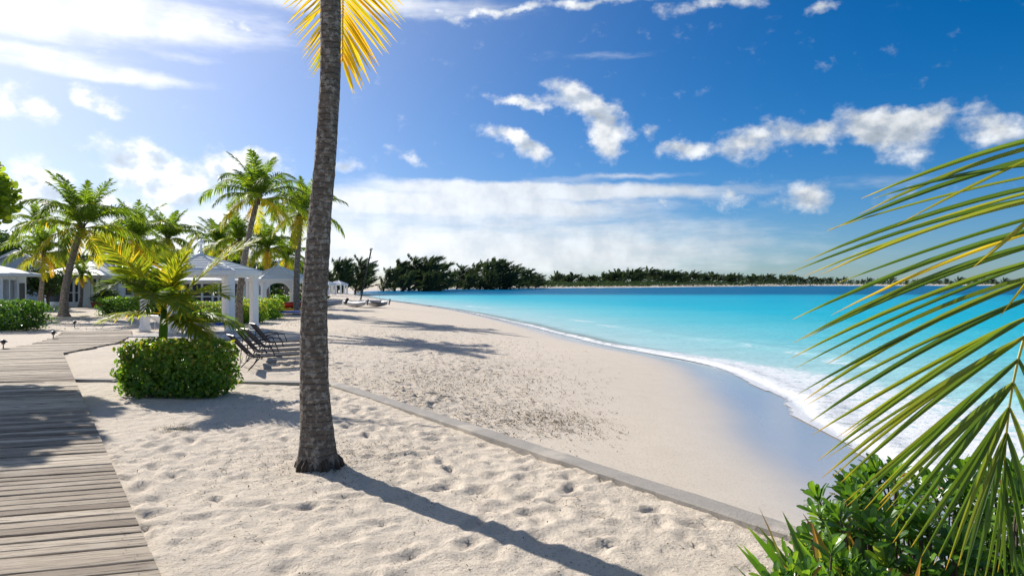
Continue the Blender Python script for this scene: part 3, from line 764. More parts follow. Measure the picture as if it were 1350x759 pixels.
# --- the big foreground palm
def main_palm():
    d = 6.86
    row = [(605, 420, 54), (590, 419.5, 47), (560, 417, 42), (500, 414, 36), (400, 414, 33), (300, 421, 29.5), (200, 430, 27), (100, 436, 26), (0, 436.5, 26), (-200, 434, 26)]
    zz = np.array([CAM_H + (HOR - y) / F * d for y, _, _ in row]); xx = np.array([(x - PX0) / F * d for _, x, _ in row]); rr = np.array([w_ / F * d / 2 for _, _, w_ in row])
    zz[0] = -.12; rr[0] = .225
    base = np.array((xx[0], d, 0.0)); root = empty('coconut_palm', base)
    tag(root, 'large foreground palm with thick grey ringed trunk rising out of the top of the picture', 'palm tree')
    zs = np.arange(-.12, zz[-1], .012); n = 72
    cx = np.interp(zs, zz, xx)
    ker = np.ones(41) / 41
    cx = np.convolve(np.pad(cx, 20, 'edge'), ker, 'valid'); rad = np.interp(zs, zz, rr)
    rad = np.convolve(np.pad(rad, 12, 'edge'), np.ones(25) / 25, 'valid')
    a = np.linspace(0, 2 * np.pi, n, endpoint=False)
    A, ZZ = np.meshgrid(a, zs)
    wob = vnoise(A * 1.3 + 50, ZZ * 1.2, 41, 3) * .6
    ph = ZZ * 9.0 + wob * 1.6
    ring = np.abs((ph % 1) - .5) * 2
    rad2 = rad[:, None] * (1 + .022 * (ring ** 3 - .2) * np.clip(ZZ / .8, .2, 1) + .12 * vnoise(np.cos(A) * 2 + 20, ZZ * 2.2 + np.sin(A) * 2, 42, 4) * 1.0 + .1 * vnoise(A * 12, ZZ * 9, 43, 3))
    rad2 = rad2 * (1 + .1 * np.clip(1 - ZZ / .5, 0, 1) * np.cos(A * 5 + 1.1) * .5)
    V = np.stack([cx[:, None] - base[0] + rad2 * np.cos(A), rad2 * np.sin(A), ZZ], -1).reshape(-1, 3)
    m = len(zs)
    i, j = np.meshgrid(np.arange(m - 1), np.arange(n), indexing='ij')
    f = np.stack([i * n + j, i * n + (j + 1) % n, (i + 1) * n + (j + 1) % n, (i + 1) * n + j], -1).reshape(-1, 4)
    mb = MB(); mb.add(V, f); mb.build('trunk', M['bark'], root, True)
    top = np.array((cx[-1] - base[0], 0, zs[-1]))
    # root collar
    mb = MB(); r5 = np.random.default_rng(5)
    for _ in range(70):
        q = r5.uniform(0, 6.28); rr_ = r5.uniform(.2, .235)
        mb.tube([(math.cos(q) * .16, math.sin(q) * .16, r5.uniform(.03, .1)), (math.cos(q) * rr_, math.sin(q) * rr_, .015), (math.cos(q) * (rr_ + .03), math.sin(q) * (rr_ + .03), -.08)], [.012, .012, .009], 5)
    mb.build('root_collar', M['twig'], root, True)
    rr3 = np.random.default_rng(77); ga = .4
    mid = [frond_mesh(3.3, e, c, 90, .85, .05, .4, .3, 200 + i, seg=3) for i, (e, c) in enumerate([(80, 50), (66, 55), (52, 50), (40, 45)])]
    for k_ in range(20):
        ga += 2.399
        o = link('frond', mid[k_ // 5], root); o.location = tuple(top); o.rotation_euler = (rr3.normal(0, .08), rr3.normal(0, .08), ga)
        o.scale = (1, 1, 1)
    # the one yellowing frond that hangs behind the trunk
    p0 = top; tip = P(452, 82, 7.75) - base
    tt = np.linspace(0, 1, 16)[:, None]
    c1 = np.array((top[0] + .05, .75, top[2] + .15)); c2 = np.array((tip[0] - .05, 1.05, tip[2] + 1.1))
    pts = (1 - tt) ** 3 * p0 + 3 * (1 - tt) ** 2 * tt * c1 + 3 * (1 - tt) * tt ** 2 * c2 + tt ** 3 * tip
    mb = MB(); mb.tube(pts, np.linspace(.022, .004, 16), 6, .75)
    nl = 64; tl = np.linspace(.25, .99, nl); ts = np.linspace(0, 1, 16)
    f = lambda A_: np.stack([np.interp(tl, ts, A_[:, i_]) for i_ in range(3)], 1)
    p = f(pts); T = norm(f(norm(np.gradient(pts, axis=0))))
    for sd_ in (1, -1):
        Sx = np.array((1.0, .12, 0)) * sd_
        al = np.interp(tl, [.25, .7, 1], [R(62), R(50), R(18)]) + rr3.normal(0, .05, nl)
        dv = norm(T * np.cos(al)[:, None] + Sx[None] * np.sin(al)[:, None] + np.stack([0 * tl, rr3.normal(-.1, .1, nl), 0 * tl], 1))
        Ln = np.interp(tl, [.25, .6, .85, 1], [.95, .85, .66, .4]) * rr3.uniform(.9, 1.08, nl)
        leaflets(mb, p, dv, Ln, np.full(nl, .036), .1, np.clip(rr3.normal(.8, .06, nl), 0, 1), norm(np.array((0, -1.0, .2)) + rr3.normal(0, .35, (nl, 3))), 4, .3)
    y = mb.build('frond', M['palm'], root); y['label'] = 'yellowing frond hanging down behind the trunk top'
main_palm()


# --- young palm behind the clipped hedge
def young_palm():
    d = 12.0
    base = gp(213, d); root = empty('young_palm', base)
    tag(root, 'young coconut palm with short green trunk growing out of the clipped foreground hedge', 'palm tree')
    c = P(216, 412, d) - base
    mb = MB(); mb.tube([(0, 0, -.05), (0, 0, .4), c * .8, c + (0, 0, .05)], [.1, .075, .07, .05], 12, .12)
    mb.build('trunk', M['palm'], root, True)
    TA = -.04
    fr = [ # azimuth (deg from +X, ccw), e0, curl, len, tint, yaw, roll
        (172, 62, 30, 1.95, .55, 0, 60), (150, 45, 40, 1.7, .33, 0, 20), (8, 58, 35, 2.15, .58, 0, -28), (-20, 50, 75, 1.6, .45, 0, -20), (-5, 25, 70, 1.5, .3, 0, 0),
        (185, 5, 25, 1.0, .6, 0, 0), (60, 80, 30, 1.6, .62, 0, 30), (100, 75, 55, 1.5, .5, 0, 0), (250, 60, 95, 1.4, .3, 0, 0),
        (-75, 45, 95, 1.4, .33, 0, 0), (330, 10, 60, 1.3, .5, 0, 0)   , (190, 80, 45, 1.25, .62, 0, 0), (350, 82, 30, 1.2, .6, 0, 0), (310, 40, 90, 1.3, .45, 0, 0), (-15, -5, 40, 1.0, .6, 0, 0)]
    for i, (azd, e0, cu, L, ti, ya, ro) in enumerate(fr):
        o = frond_mb(L, e0, cu, 62, .5, .04, .12 if e0 > 40 else .3, ti + TA, 300 + i, seg=3, yaw=ya, roll=ro, fold=.25, start=.2).build('frond', M['palm'], root)
        o.location = tuple(c + (0, 0, rng.uniform(-.18, .05))); o.rotation_euler = (0, 0, R(azd))
young_palm()


# --- frond that reaches in from the right, on a palm just outside the picture
def near_palm():
    base = np.array((4.9, 3.2, 0.0)); crown = np.array((4.3, 3.3, 3.5))
    root = empty('coconut_palm', base)
    tag(root, 'palm at the right edge whose long green frond arches down across the sea', 'palm tree')
    trunk_mb(trunk_pts(np.array((0, 0, -.1)), crown - base, (.1, 0, 0), 60), lambda l, Lt: .15 * (1 + .7 * math.exp(-l / .25)) * (1 - .25 * l / Lt)).build('trunk', M['bark'], root, True)
    c = crown - base
    rr3 = np.random.default_rng(88)
    for k_, adeg in enumerate([-95, -70, -45, -25, 0, 20, 40, -120, -10, -60]):
        o = link('frond', FRONDS[('up', 'mid', 'low')[k_ % 3], k_ % 3], root); o.location = tuple(c); o.rotation_euler = (0, 0, R(adeg)); o.scale = (1.1,) * 3
    ctrl = np.array([P(1690, 60, 2.75), P(1560, 105, 2.4), P(1480, 185, 2.2), P(1425, 262, 2.08), P(1395, 325, 2.02), P(1370, 385, 1.97), P(1350, 440, 1.94), P(1336, 485, 1.92), P(1328, 530, 1.9), P(1326, 575, 1.89), P(1325, 610, 1.88), P(1324, 640, 1.875)])
    ctrl = np.concatenate([[crown, crown * .6 + ctrl[0] * .4 + (0, 0, .22)], ctrl]) - base
    L = np.r_[0, np.cumsum(np.linalg.norm(np.diff(ctrl, axis=0), axis=1))]; L /= L[-1]
    t = np.linspace(0, 1, 60); pts = np.stack([np.interp(t, L, ctrl[:, i]) for i in range(3)], 1)
    for _ in range(6): pts[1:-1] = (pts[:-2] + 2 * pts[1:-1] + pts[2:]) / 4
    mb = MB(); mb.tube(pts, np.interp(t, [0, .3, .8, 1], [.025, .015, .0055, .0022]), 8, .66)
    left = [((1500, 160), (1135, 262)), ((1488, 172), (1109, 290)), ((1470, 190), (1090, 305)), ((1458, 212), (1150, 262)), ((1448, 232), (1042, 350)), ((1436, 246), (1037, 361)), ((1427, 258), (1082, 362)),
            ((1412, 290), (1045, 421)), ((1400, 312), (1046, 452)), ((1391, 332), (1043, 472)), ((1382, 352), (1061, 492)), ((1374, 374), (1060, 528)), ((1365, 398), (1067, 557)), ((1360, 412), (1076, 600)), ((1355, 426), (1078, 608)),
            ((1350, 440), (1084, 630)), ((1345, 455), (1098, 645)), ((1340, 470), (1117, 667)), ((1336, 484), (1140, 672)), ((1332, 498), (1160, 664)), ((1331, 506), (1176, 694)), ((1330, 514), (1178, 716)), ((1329, 522), (1202, 722)), ((1328, 532), (1216, 734)), ((1328, 541), (1232, 745)),
            ((1327, 552), (1248, 752)), ((1327, 564), (1258, 764)), ((1326, 575), (1272, 762)), ((1326, 587), (1285, 768)), ((1325, 598), (1298, 770)), ((1325, 608), (1308, 773)), ((1325, 618), (1316, 768)), ((1324, 628), (1326, 770)), ((1324, 638), (1338, 766))]
    right = [((1500, 160), (1800, 420)), ((1470, 195), (1760, 480)), ((1440, 240), (1720, 540)), ((1412, 290), (1670, 600)), ((1391, 332), (1620, 640)), ((1374, 374), (1580, 680)), ((1360, 412), (1530, 700)), ((1350, 440), (1500, 720)), ((1342, 465), (1470, 740)), ((1336, 484), (1450, 745)), ((1331, 504), (1428, 750)), ((1329, 522), (1412, 752)),
             ((1328, 541), (1400, 755)), ((1327, 560), (1388, 760)), ((1326, 578), (1376, 765)), ((1325, 596), (1366, 768)), ((1325, 614), (1356, 770)), ((1324, 632), (1346, 772))]
    up = 26
    rg = np.random.default_rng(9)
    wpts = pts + base
    px_y = HOR - (wpts[:, 2] - CAM_H) / wpts[:, 1] * F
    def strip(S_, T_, dT, w0, tn, sag, at=None):
        # start lies exactly on the midrib: pick the midrib point at this height
        k_ = int(np.argmin(np.abs(px_y - S_[1]) + (wpts[:, 0] > 2.6) * 1e3)); a = wpts[k_] if at is None else P(*at)
        b = P(T_[0], T_[1], dT)
        if rg.random() < .3: b = a + (b - a) * rg.uniform(.86, .97)
        w0 = w0 * rg.uniform(.8, 1.15)
        u = np.linspace(0, 1, 10)[:, None]
        ln = np.linalg.norm(b - a)
        mid = (a + b) / 2 + np.array((0, 0, sag * ln)) + rg.normal(0, .008, 3)
        q = (1 - u) ** 2 * a + 2 * u * (1 - u) * mid + u ** 2 * b
        dd = norm(np.gradient(q, axis=0))
        view = norm(np.array((0, -1, .55)) + rg.normal(0, .3, 3))
        W = norm(np.cross(np.broadcast_to(view, dd.shape), dd)); Nn = norm(np.cross(dd, W))
        wp = np.interp(u[:, 0], [0, .08, .35, .75, .93, 1], [.5, .85, 1, .72, .3, .06]) * w0 / 2
        V = np.stack([q - W * wp[:, None] + Nn * (wp * .55)[:, None], q, q + W * wp[:, None] + Nn * (wp * .55)[:, None]], 1).reshape(-1, 3) - base
        f = [(i * 3 + j, i * 3 + j + 1, i * 3 + j + 4, i * 3 + j + 3) for i in range(9) for j in range(2)]
        tv = np.repeat(tn + np.interp(u[:, 0], [0, .05, .9, 1], [.22, 0, .1, .62]), 3)
        mb.add(V, f, np.clip(tv, 0, 1))
    for i, (a, b) in enumerate(left):
        strip(a, b, 1.78 + rg.uniform(-.12, .12), .0172 * np.interp(a[1], [160, 500, 640], [1, 1, .72]), .3 + rg.normal(0, .1), .06 if a[1] < 500 else .025)
    for (a, b), (a2, b2) in zip(left[3:20], left[4:21]):
        m_ = lambda p_, q_, j: ((p_[0] + q_[0]) / 2 + rg.normal(0, j), (p_[1] + q_[1]) / 2 + rg.normal(0, j))
        strip(m_(a, a2, 0), m_(b, b2, 5), 1.88 + rg.uniform(-.08, .08), .0125, .4 + rg.normal(0, .12), .04)
    for i, (a, b) in enumerate(right):
        strip(a, b, 1.8 + rg.uniform(-.1, .1), .0172 * np.interp(a[1], [160, 500, 640], [1, 1, .72]), .28 + rg.normal(0, .1), .03)
    # one yellowed leaflet crossing the others
    strip((1380, 352), (1282, 353), 1.8, .014, .62, .0, at=(1372, 275, 1.98))
    strip((1380, 352), (1318, 418), 1.8, .012, .62, .0, at=(1395, 325, 2.02))
    strip((1380, 352), (1172, 302), 1.8, .014, .55, .03, at=(1420, 185, 2.1))
    f_ = mb.build('frond', M['frond'], root, False); f_['label'] = 'long arching frond with the sea showing between its leaflets'
near_palm()


# ---------------------------------------------------------------- leafy shrubs
def leaf_batch(mb, p, nrm, size, asp, tint, r, kind='oval', droop=.15):
    """oval leaves: 6-gon with fold"""
    n = len(p)
    rv = norm(r.normal(size=(n, 3))); d = norm(rv - nrm * (rv * nrm).sum(1, keepdims=True) + np.array((0, 0, .25)))
    W = norm(np.cross(nrm, d))
    size = np.broadcast_to(size, (n,))[:, None]
    N2 = norm(np.cross(d, W))
    def pt(u, v, h): return p + d * size * u + W * size * asp * v + N2 * size * h
    if kind == 'quad':
        v = np.stack([pt(0, 0, 0), pt(.5, -.5, .05), pt(1, 0, -.08), pt(.5, .5, .05)], 1).reshape(-1, 3)
        f = (np.arange(n) * 4)[:, None] + np.arange(4)[None]; mb.add(v, f, np.repeat(tint, 4)); return
    prof = [(0, 0, 0), (.25, -.3, .04), (.65, -.5, .05), (1.0, -.14, -.06), (1.0, .14, -.06), (.65, .5, .05), (.25, .3, .04), (.55, 0, -.02)]
    v = np.stack([pt(*q) for q in prof], 1).reshape(-1, 3)
    b = (np.arange(n) * 8)[:, None, None]
    f = b + np.array([(0, 1, 2, 7), (7, 2, 3, 4), (0, 7, 5, 6), (7, 4, 5, 5)])[None]
    fl = f.reshape(-1, 4).tolist()
    fl = [q if q[2] != q[3] else q[:3] for q in fl]
    mb.add(v, fl, np.repeat(tint, 8))


def boxy(r, n, hx, hy, hz, p=4.0, surf=.75):
    """points near the surface of a rounded box, z from 0 to 2hz; returns points, normals"""
    q = r.uniform(-1, 1, (n, 3)); k = (np.abs(q) ** p).sum(1) ** (1 / p)
    s = np.where(r.random(n) < surf, r.uniform(.86, 1.04, n), r.uniform(.3, .9, n))
    q = q / k[:, None] * s[:, None]
    nn = norm(np.sign(q) * np.abs(q) ** (p - 1) / np.array((hx, hy, hz)) + 1e-6)
    bumpy = 1 + .09 * np.sin(q[:, 0] * 9 + 1) * np.sin(q[:, 1] * 7) + .06 * np.sin(q[:, 2] * 8 + q[:, 0] * 11)
    pts = q * np.array((hx, hy, hz)) * bumpy[:, None]; pts[:, 2] += hz
    return pts, nn


def hedge(label, loc, size, n, leaf, mat='hedge', rz=0.0, seed=0, kind='oval', name='hedge', group='clipped green hedges in the sand', tint=.45, cat='hedge', asp=.6, p=4.0):
    r = np.random.default_rng(seed)
    root = empty(name, loc, rz); tag(root, label, cat, group)
    hx, hy, hz = size[0] / 2, size[1] / 2, size[2] / 2
    pts, nn = boxy(r, n, hx, hy, hz, p)
    keep = pts[:, 2] > .03; pts = pts[keep]; nn = nn[keep]
    nn = norm(nn + r.normal(0, .6, nn.shape) + np.array((0, 0, .35)))
    mb = MB()
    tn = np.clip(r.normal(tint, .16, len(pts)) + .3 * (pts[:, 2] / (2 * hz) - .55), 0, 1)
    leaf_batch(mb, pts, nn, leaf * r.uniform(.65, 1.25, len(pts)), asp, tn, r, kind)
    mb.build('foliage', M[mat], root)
    st = MB()
    for i in range(int(14 + size[0] * 8)):
        x, y = r.uniform(-hx, hx) * .85, r.uniform(-hy, hy) * .8
        st.tube([(x, y, -.05), (x + r.normal(0, .05), y + r.normal(0, .05), hz), (x + r.normal(0, .12), y + r.normal(0, .12), hz * 1.8)], [.012, .009, .004], 5)
    st.build('stems', M['twig'], root)
    return root


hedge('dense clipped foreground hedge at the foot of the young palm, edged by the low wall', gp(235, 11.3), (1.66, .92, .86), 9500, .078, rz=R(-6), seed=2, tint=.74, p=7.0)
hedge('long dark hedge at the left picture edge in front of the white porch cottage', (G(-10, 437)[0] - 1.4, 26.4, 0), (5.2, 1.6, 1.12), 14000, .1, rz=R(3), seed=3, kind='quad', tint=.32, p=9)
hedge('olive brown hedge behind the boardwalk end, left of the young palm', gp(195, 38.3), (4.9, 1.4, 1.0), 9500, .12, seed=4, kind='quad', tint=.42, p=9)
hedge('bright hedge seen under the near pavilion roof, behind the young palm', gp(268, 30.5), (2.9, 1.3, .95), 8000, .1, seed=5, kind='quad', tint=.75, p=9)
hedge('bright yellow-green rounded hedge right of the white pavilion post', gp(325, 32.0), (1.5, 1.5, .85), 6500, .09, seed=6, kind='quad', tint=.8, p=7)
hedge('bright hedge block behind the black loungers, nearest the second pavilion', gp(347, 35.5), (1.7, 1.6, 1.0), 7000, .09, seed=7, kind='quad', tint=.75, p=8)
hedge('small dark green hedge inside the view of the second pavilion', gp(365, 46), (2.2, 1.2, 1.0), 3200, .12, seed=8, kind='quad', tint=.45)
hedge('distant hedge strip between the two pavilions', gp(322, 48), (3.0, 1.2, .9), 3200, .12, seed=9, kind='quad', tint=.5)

# foreground shrub right bottom: whorls of spatulate leaves on stems
def whorl_shrub(label, loc, size, nst, leaf, seed):
    r = np.random.default_rng(seed); root = empty('beach_shrub', loc); tag(root, label, 'shrub')
    hx, hy, hz = size
    mb = MB(); st = MB()
    pts, nn = boxy(r, nst, hx / 2, hy / 2, hz / 2, 2.6, .8)
    for p, n_ in zip(pts, nn):
        if p[2] < .05: continue
        ax = norm(n_ + np.array((0, 0, .9)) + r.normal(0, .25, 3))
        st.tube([p - ax * .35 * np.array((.4, .4, 1)), p - ax * .1, p + ax * .03], [.007, .006, .004], 5)
        k_ = int(r.integers(9, 14)); a = r.uniform(0, 6.28) + np.arange(k_) * 2.4
        e = np.linspace(.15, 1.15, k_)
        s1 = norm(np.cross(ax, np.array((.3, .2, 1.0)))); s2 = np.cross(ax, s1)
        d = norm(s1 * np.cos(a)[:, None] * np.cos(e)[:, None] + s2 * np.sin(a)[:, None] * np.cos(e)[:, None] + ax * np.sin(e)[:, None])
        W = norm(np.cross(d, ax + 0 * d)); N_ = norm(np.cross(W, d))
        sz = leaf * r.uniform(.7, 1.15, k_)[:, None]
        q = p + ax * (np.linspace(-.03, .02, k_))[:, None]
        u_ = [(0, 0.035, 0), (.35, .085, .02), (.68, .17, .03), (.9, .14, .0), (1.0, 0.02, -.03)]
        L_ = [q + d * sz * u - W * sz * v + N_ * sz * h for u, v, h in u_]; R_ = [q + d * sz * u + W * sz * v + N_ * sz * h for u, v, h in u_]; C_ = [q + d * sz * u + N_ * sz * (h - .035) for u, v, h in u_]
        V = np.stack([c for tr in zip(L_, C_, R_) for c in tr], 1).reshape(-1, 3)
        b = (np.arange(k_) * 15)[:, None, None]
        f = b + np.array([(i * 3 + j, i * 3 + j + 1, i * 3 + j + 4, i * 3 + j + 3) for i in range(4) for j in range(2)])[None]
        tn = np.clip(r.normal(.37, .16, k_) + .12 * e, 0, .9) + (r.random(k_) < .02) * .5
        mb.add(V, f.reshape(-1, 4), np.repeat(np.clip(tn, 0, 1), 15))
    mb.build('foliage', M['shrub'], root); st.build('stems', M['twig'], root)


whorl_shrub('glossy green shrub with spoon shaped leaves in the bottom right corner under the frond', (2.52, 3.5, -.1), (1.95, 1.2, .86), 430, .115, 5)
whorl_shrub('low leafy shrub at the bottom edge in front of the sword leaved clump', (1.38, 2.9, 0.0), (.5, .45, .58), 80, .1, 6)


def sword_plant():
    r = np.random.default_rng(4); base = np.array((1.66, 3.25, -.02)); root = empty('sword_leaf_plant', base)
    tag(root, 'clump of narrow sword shaped leaves with brown dry tips beside the glossy shrub', 'plant')
    for i in range(72):
        a = r.uniform(0, 6.28); e = r.uniform(.95, 1.5); L = r.uniform(.4, .78); w_ = r.uniform(.025, .036)
        d = np.array((math.cos(a) * math.cos(e), math.sin(a) * math.cos(e), math.sin(e)))
        u = np.linspace(0, 1, 7)
        q = np.array((math.cos(a), math.sin(a), 0)) * .04 + np.array((r.uniform(-.22, .22), r.uniform(-.2, .2), .02)) + d * (u * L)[:, None] + np.array((math.cos(a) * .15, math.sin(a) * .15, -.12)) * (u ** 2 * L)[:, None]
        W = norm(np.cross(d, np.array((0, -1, .3)) + r.normal(0, .5, 3)))
        wp = np.interp(u, [0, .3, .8, 1], [.6, 1, .6, .02]) * w_ / 2 * 1.6
        Nn = np.cross(W, d)
        V = np.stack([q - W * wp[:, None], q + Nn * wp[:, None] * .5, q + W * wp[:, None]], 1).reshape(-1, 3)
        f = [(k_ * 3 + j, k_ * 3 + j + 1, k_ * 3 + j + 4, k_ * 3 + j + 3) for k_ in range(6) for j in range(2)]
        dry = r.random() < .25
        tv = np.clip(np.repeat(np.interp(u, [0, .7, .9, 1], [.3, .42, .6 if not dry else .97, .97]), 3) + r.normal(0, .08), 0, 1) if not dry else np.repeat(np.interp(u, [0, .4, .7, 1], [.4, .6, .98, 1]), 3)
        mb = MB(); mb.add(V, f, tv); mb.build('leaf', M['shrub'], root)
sword_plant()


# --- sea grape tree on the left edge, throws the shade onto the boardwalk
def sea_grape():
    r = np.random.default_rng(14); base = np.array((-13.3, 14.3, 0.0)); root = empty('sea_grape_tree', base)
    tag(root, 'sea grape tree with big round light green leaves at the left picture edge', 'tree')
    tb = MB()
    tips = []
    trunk = [np.array((0, 0, -.1)), np.array((.1, 0, .9)), np.array((.25, -.1, 1.7))]
    tb.tube(trunk, [.2, .15, .12], 10)
    for i in range(26):
        a = r.uniform(0, 6.28); L = r.uniform(1.0, 2.1); e = r.uniform(.1, 1.2)
        d = np.array((math.cos(a) * math.cos(e), math.sin(a) * math.cos(e), math.sin(e)))
        p0 = trunk[2] + np.array((0, 0, r.uniform(-.6, .1))); p1 = p0 + d * L * .5 + (0, 0, .15); p2_ = p0 + d * L + (0, 0, .35)
        tb.tube([p0, p1, p2_], [.07, .045, .02], 6); tips += [p2_, p1, (p1 + p2_) / 2]
    tb.build('trunk', M['twig'], root, True)
    mb = MB()
    n = 15000; lob = norm(r.normal(size=(34, 3))) * (r.random(34) ** .4)[:, None] * (1.75, 2.1, 1.05)
    c = lob[r.integers(34, size=n)] + norm(r.normal(size=(n, 3))) * (r.random(n) ** .4 * .62)[:, None] + (.85, -.5, 3.65)
    nn = norm(r.normal(0, .8, c.shape) + np.array((0, 0, .8)))
    n = len(c); rv = norm(r.normal(size=(n, 3))); d = norm(rv - nn * (rv * nn).sum(1, keepdims=True)); W = np.cross(nn, d)
    sz = r.uniform(.06, .105, n)
    ang = np.linspace(0, 2 * np.pi, 9)[:-1]
    V = c[:, None] + sz[:, None, None] * (d[:, None] * np.cos(ang)[None, :, None] + W[:, None] * np.sin(ang)[None, :, None] * .95 + nn[:, None] * (.18 * np.abs(np.sin(ang)))[None, :, None])
    f = (np.arange(n) * 8)[:, None] + np.arange(8)[None]
    tn = np.clip(r.normal(.7, .2, n), 0, 1)
    mb.add(V.reshape(-1, 3), f, np.repeat(tn, 8))
    mb.build('crown', M['grape'], root)
sea_grape()


# ---------------------------------------------------------------- broadleaf background trees
def tree_meshes(seed, R_, H, leaf, n, mat, lobes=9):
    r = np.random.default_rng(seed); mb = MB()
    cs = np.stack([r.uniform(-.6, .6, lobes) * R_, r.uniform(-.5, .5, lobes) * R_, r.uniform(.45, .85, lobes) * H], 1)
    k_ = r.integers(lobes, size=n); rad = r.uniform(.28, .5, lobes) * R_
    dv = norm(r.normal(size=(n, 3))) * (r.random(n) ** .4)[:, None]
    c = cs[k_] + dv * rad[k_][:, None] * (1, 1, .85)
    c[:, 2] = np.maximum(c[:, 2], .25 * r.random(n))
    nn = norm(dv + r.normal(0, .6, c.shape) + np.array((0, 0, .5)))
    tn = np.clip(.45 + .2 * r.normal(size=lobes)[k_] + r.normal(0, .14, n), 0, 1)
    leaf_batch(mb, c, nn, leaf * r.uniform(.6, 1.3, n), .55, tn, r, 'quad')
    o = mb.build('crown', M[mat]); me = o.data; bpy.data.objects.remove(o)
    tb = MB(); tb.tube([(0, 0, -.3), (.1, 0, H * .3), (.05, .1, H * .55)], [.18, .13, .07], 7)
    for q in cs[:6]: tb.tube([(.1, 0, H * .25), q * (.5, .5, .8), q], [.09, .06, .02], 5)
    o = tb.build('trunk', M['twig'], None, True); mt = o.data; bpy.data.objects.remove(o)
    return me, mt


BT = [tree_meshes(400 + i, 3.2, 5.0, .3, 5200, 'dark') for i in range(3)]
bspots = [(-60, 45, 1.0, 'dark bushy tree outside the left edge beyond the porch cottage'), (28, 66, 1.15, 'dark bushy tree rising behind the blue gable'), (75, 62, .95, 'dark bushy tree behind the small palm and the screened cottage'),
          (128, 70, 1.1, 'dark bushy tree directly behind the screened cottage roof'), (165, 74, 1.2, 'dark bushy tree behind the boardwalk hedge'), (200, 66, 1.15, 'dark bushy tree behind the bushy yellow palm'),
          (238, 76, 1.2, 'dark bushy tree left of the near pavilion roof top'), (268, 66, 1.05, 'dark bushy tree rising behind the near pavilion roof top'), (302, 74, 1.15, 'dark bushy tree behind the tallest palm'),
          (333, 66, .95, 'dark bushy tree behind the left half of the second pavilion'), (368, 74, 1.0, 'dark bushy tree behind the second pavilion roof top'), (400, 84, 1.0, 'dark bushy tree just left of the foreground trunk'), (150, 60, .8, 'low dark bushy tree right of the screened cottage'), (64, 47, .66, 'round bush filling the gap between the porch cottage and the screened cottage'), (-20, 60, 1.3, 'tall dark bushy tree behind the porch cottage roof'), (140, 50, .35, 'small round bush at the right corner of the screened cottage')]
for i, (px, d, s, lab) in enumerate(bspots):
    root = empty('broadleaf_tree', gp(px, d), i * 1.7); tag(root, lab, 'tree', 'dark trees behind the cottages')
    for nm, me in zip(('crown', 'trunk'), BT[i % 3]):
        o = link(nm, me, root); o.scale = (s, s, s * (.82 + .1 * (i % 3)))

# ---------------------------------------------------------------- casuarinas along the bay
def casu_meshes(seed, H, n_br, n_sl, bushy=1.0, fat=1.0):
    """wind-bent casuarina: plumes of needles sweeping up to the right (+x)"""
    r = np.random.default_rng(seed); tb = MB(); mb = MB()
    t = np.linspace(0, 1, 8)
    lean = r.uniform(.1, .28)
    tp = np.stack([lean * H * t ** 1.5, 0 * t, H * .86 * t], 1)
    tb.tube(tp, np.linspace(.03, .006, 8) * H, 6)
    for i in range(n_br):
        f = r.uniform(.03, 1.0) ** .9
        p0 = np.array([np.interp(f, t, tp[:, k_]) for k_ in range(3)])
        L = H * (.2 + .22 * (1 - f)) * r.uniform(.6, 1.25) * bushy; a = r.uniform(0, 6.28)
        d = np.array((math.cos(a) * .75 + .42, math.sin(a) * .75, r.uniform(.15, .75))); d /= np.linalg.norm(d)
        u = np.linspace(0, 1, 5)
        br = p0 + d * (u * L)[:, None] + np.array((.28, 0, .2)) * (u ** 2 * L)[:, None]
        tb.tube(br, np.linspace(.008, .002, 5) * H, 4)
        k_ = r.uniform(.15, 1.02, n_sl)
        c = np.stack([np.interp(k_, u, br[:, j]) for j in range(3)], 1) + r.normal(0, .019 * H, (n_sl, 3)) * (1.15 - .5 * k_)[:, None]
        dd = norm(d * .6 + np.array((.65, 0, .45)) + r.normal(0, .22, (n_sl, 3)))
        ln = H * .075 * r.uniform(.6, 1.5, n_sl)
        W = norm(np.cross(dd, r.normal(size=(n_sl, 3))))
        ww = H * .0085 * fat * r.uniform(.7, 1.4, n_sl)
        V = np.stack([c - W * ww[:, None], c + W * ww[:, None], c + dd * ln[:, None]], 1).reshape(-1, 3)
        mb.add(V, (np.arange(n_sl) * 3)[:, None] + np.arange(3)[None], np.repeat(np.clip(r.normal(.45, .22, n_sl), 0, 1), 3))
    o = mb.build('crown', M['casu']); me = o.data; bpy.data.objects.remove(o)
    o = tb.build('trunk', M['twig'], None, True); mt = o.data; bpy.data.objects.remove(o)
    return me, mt


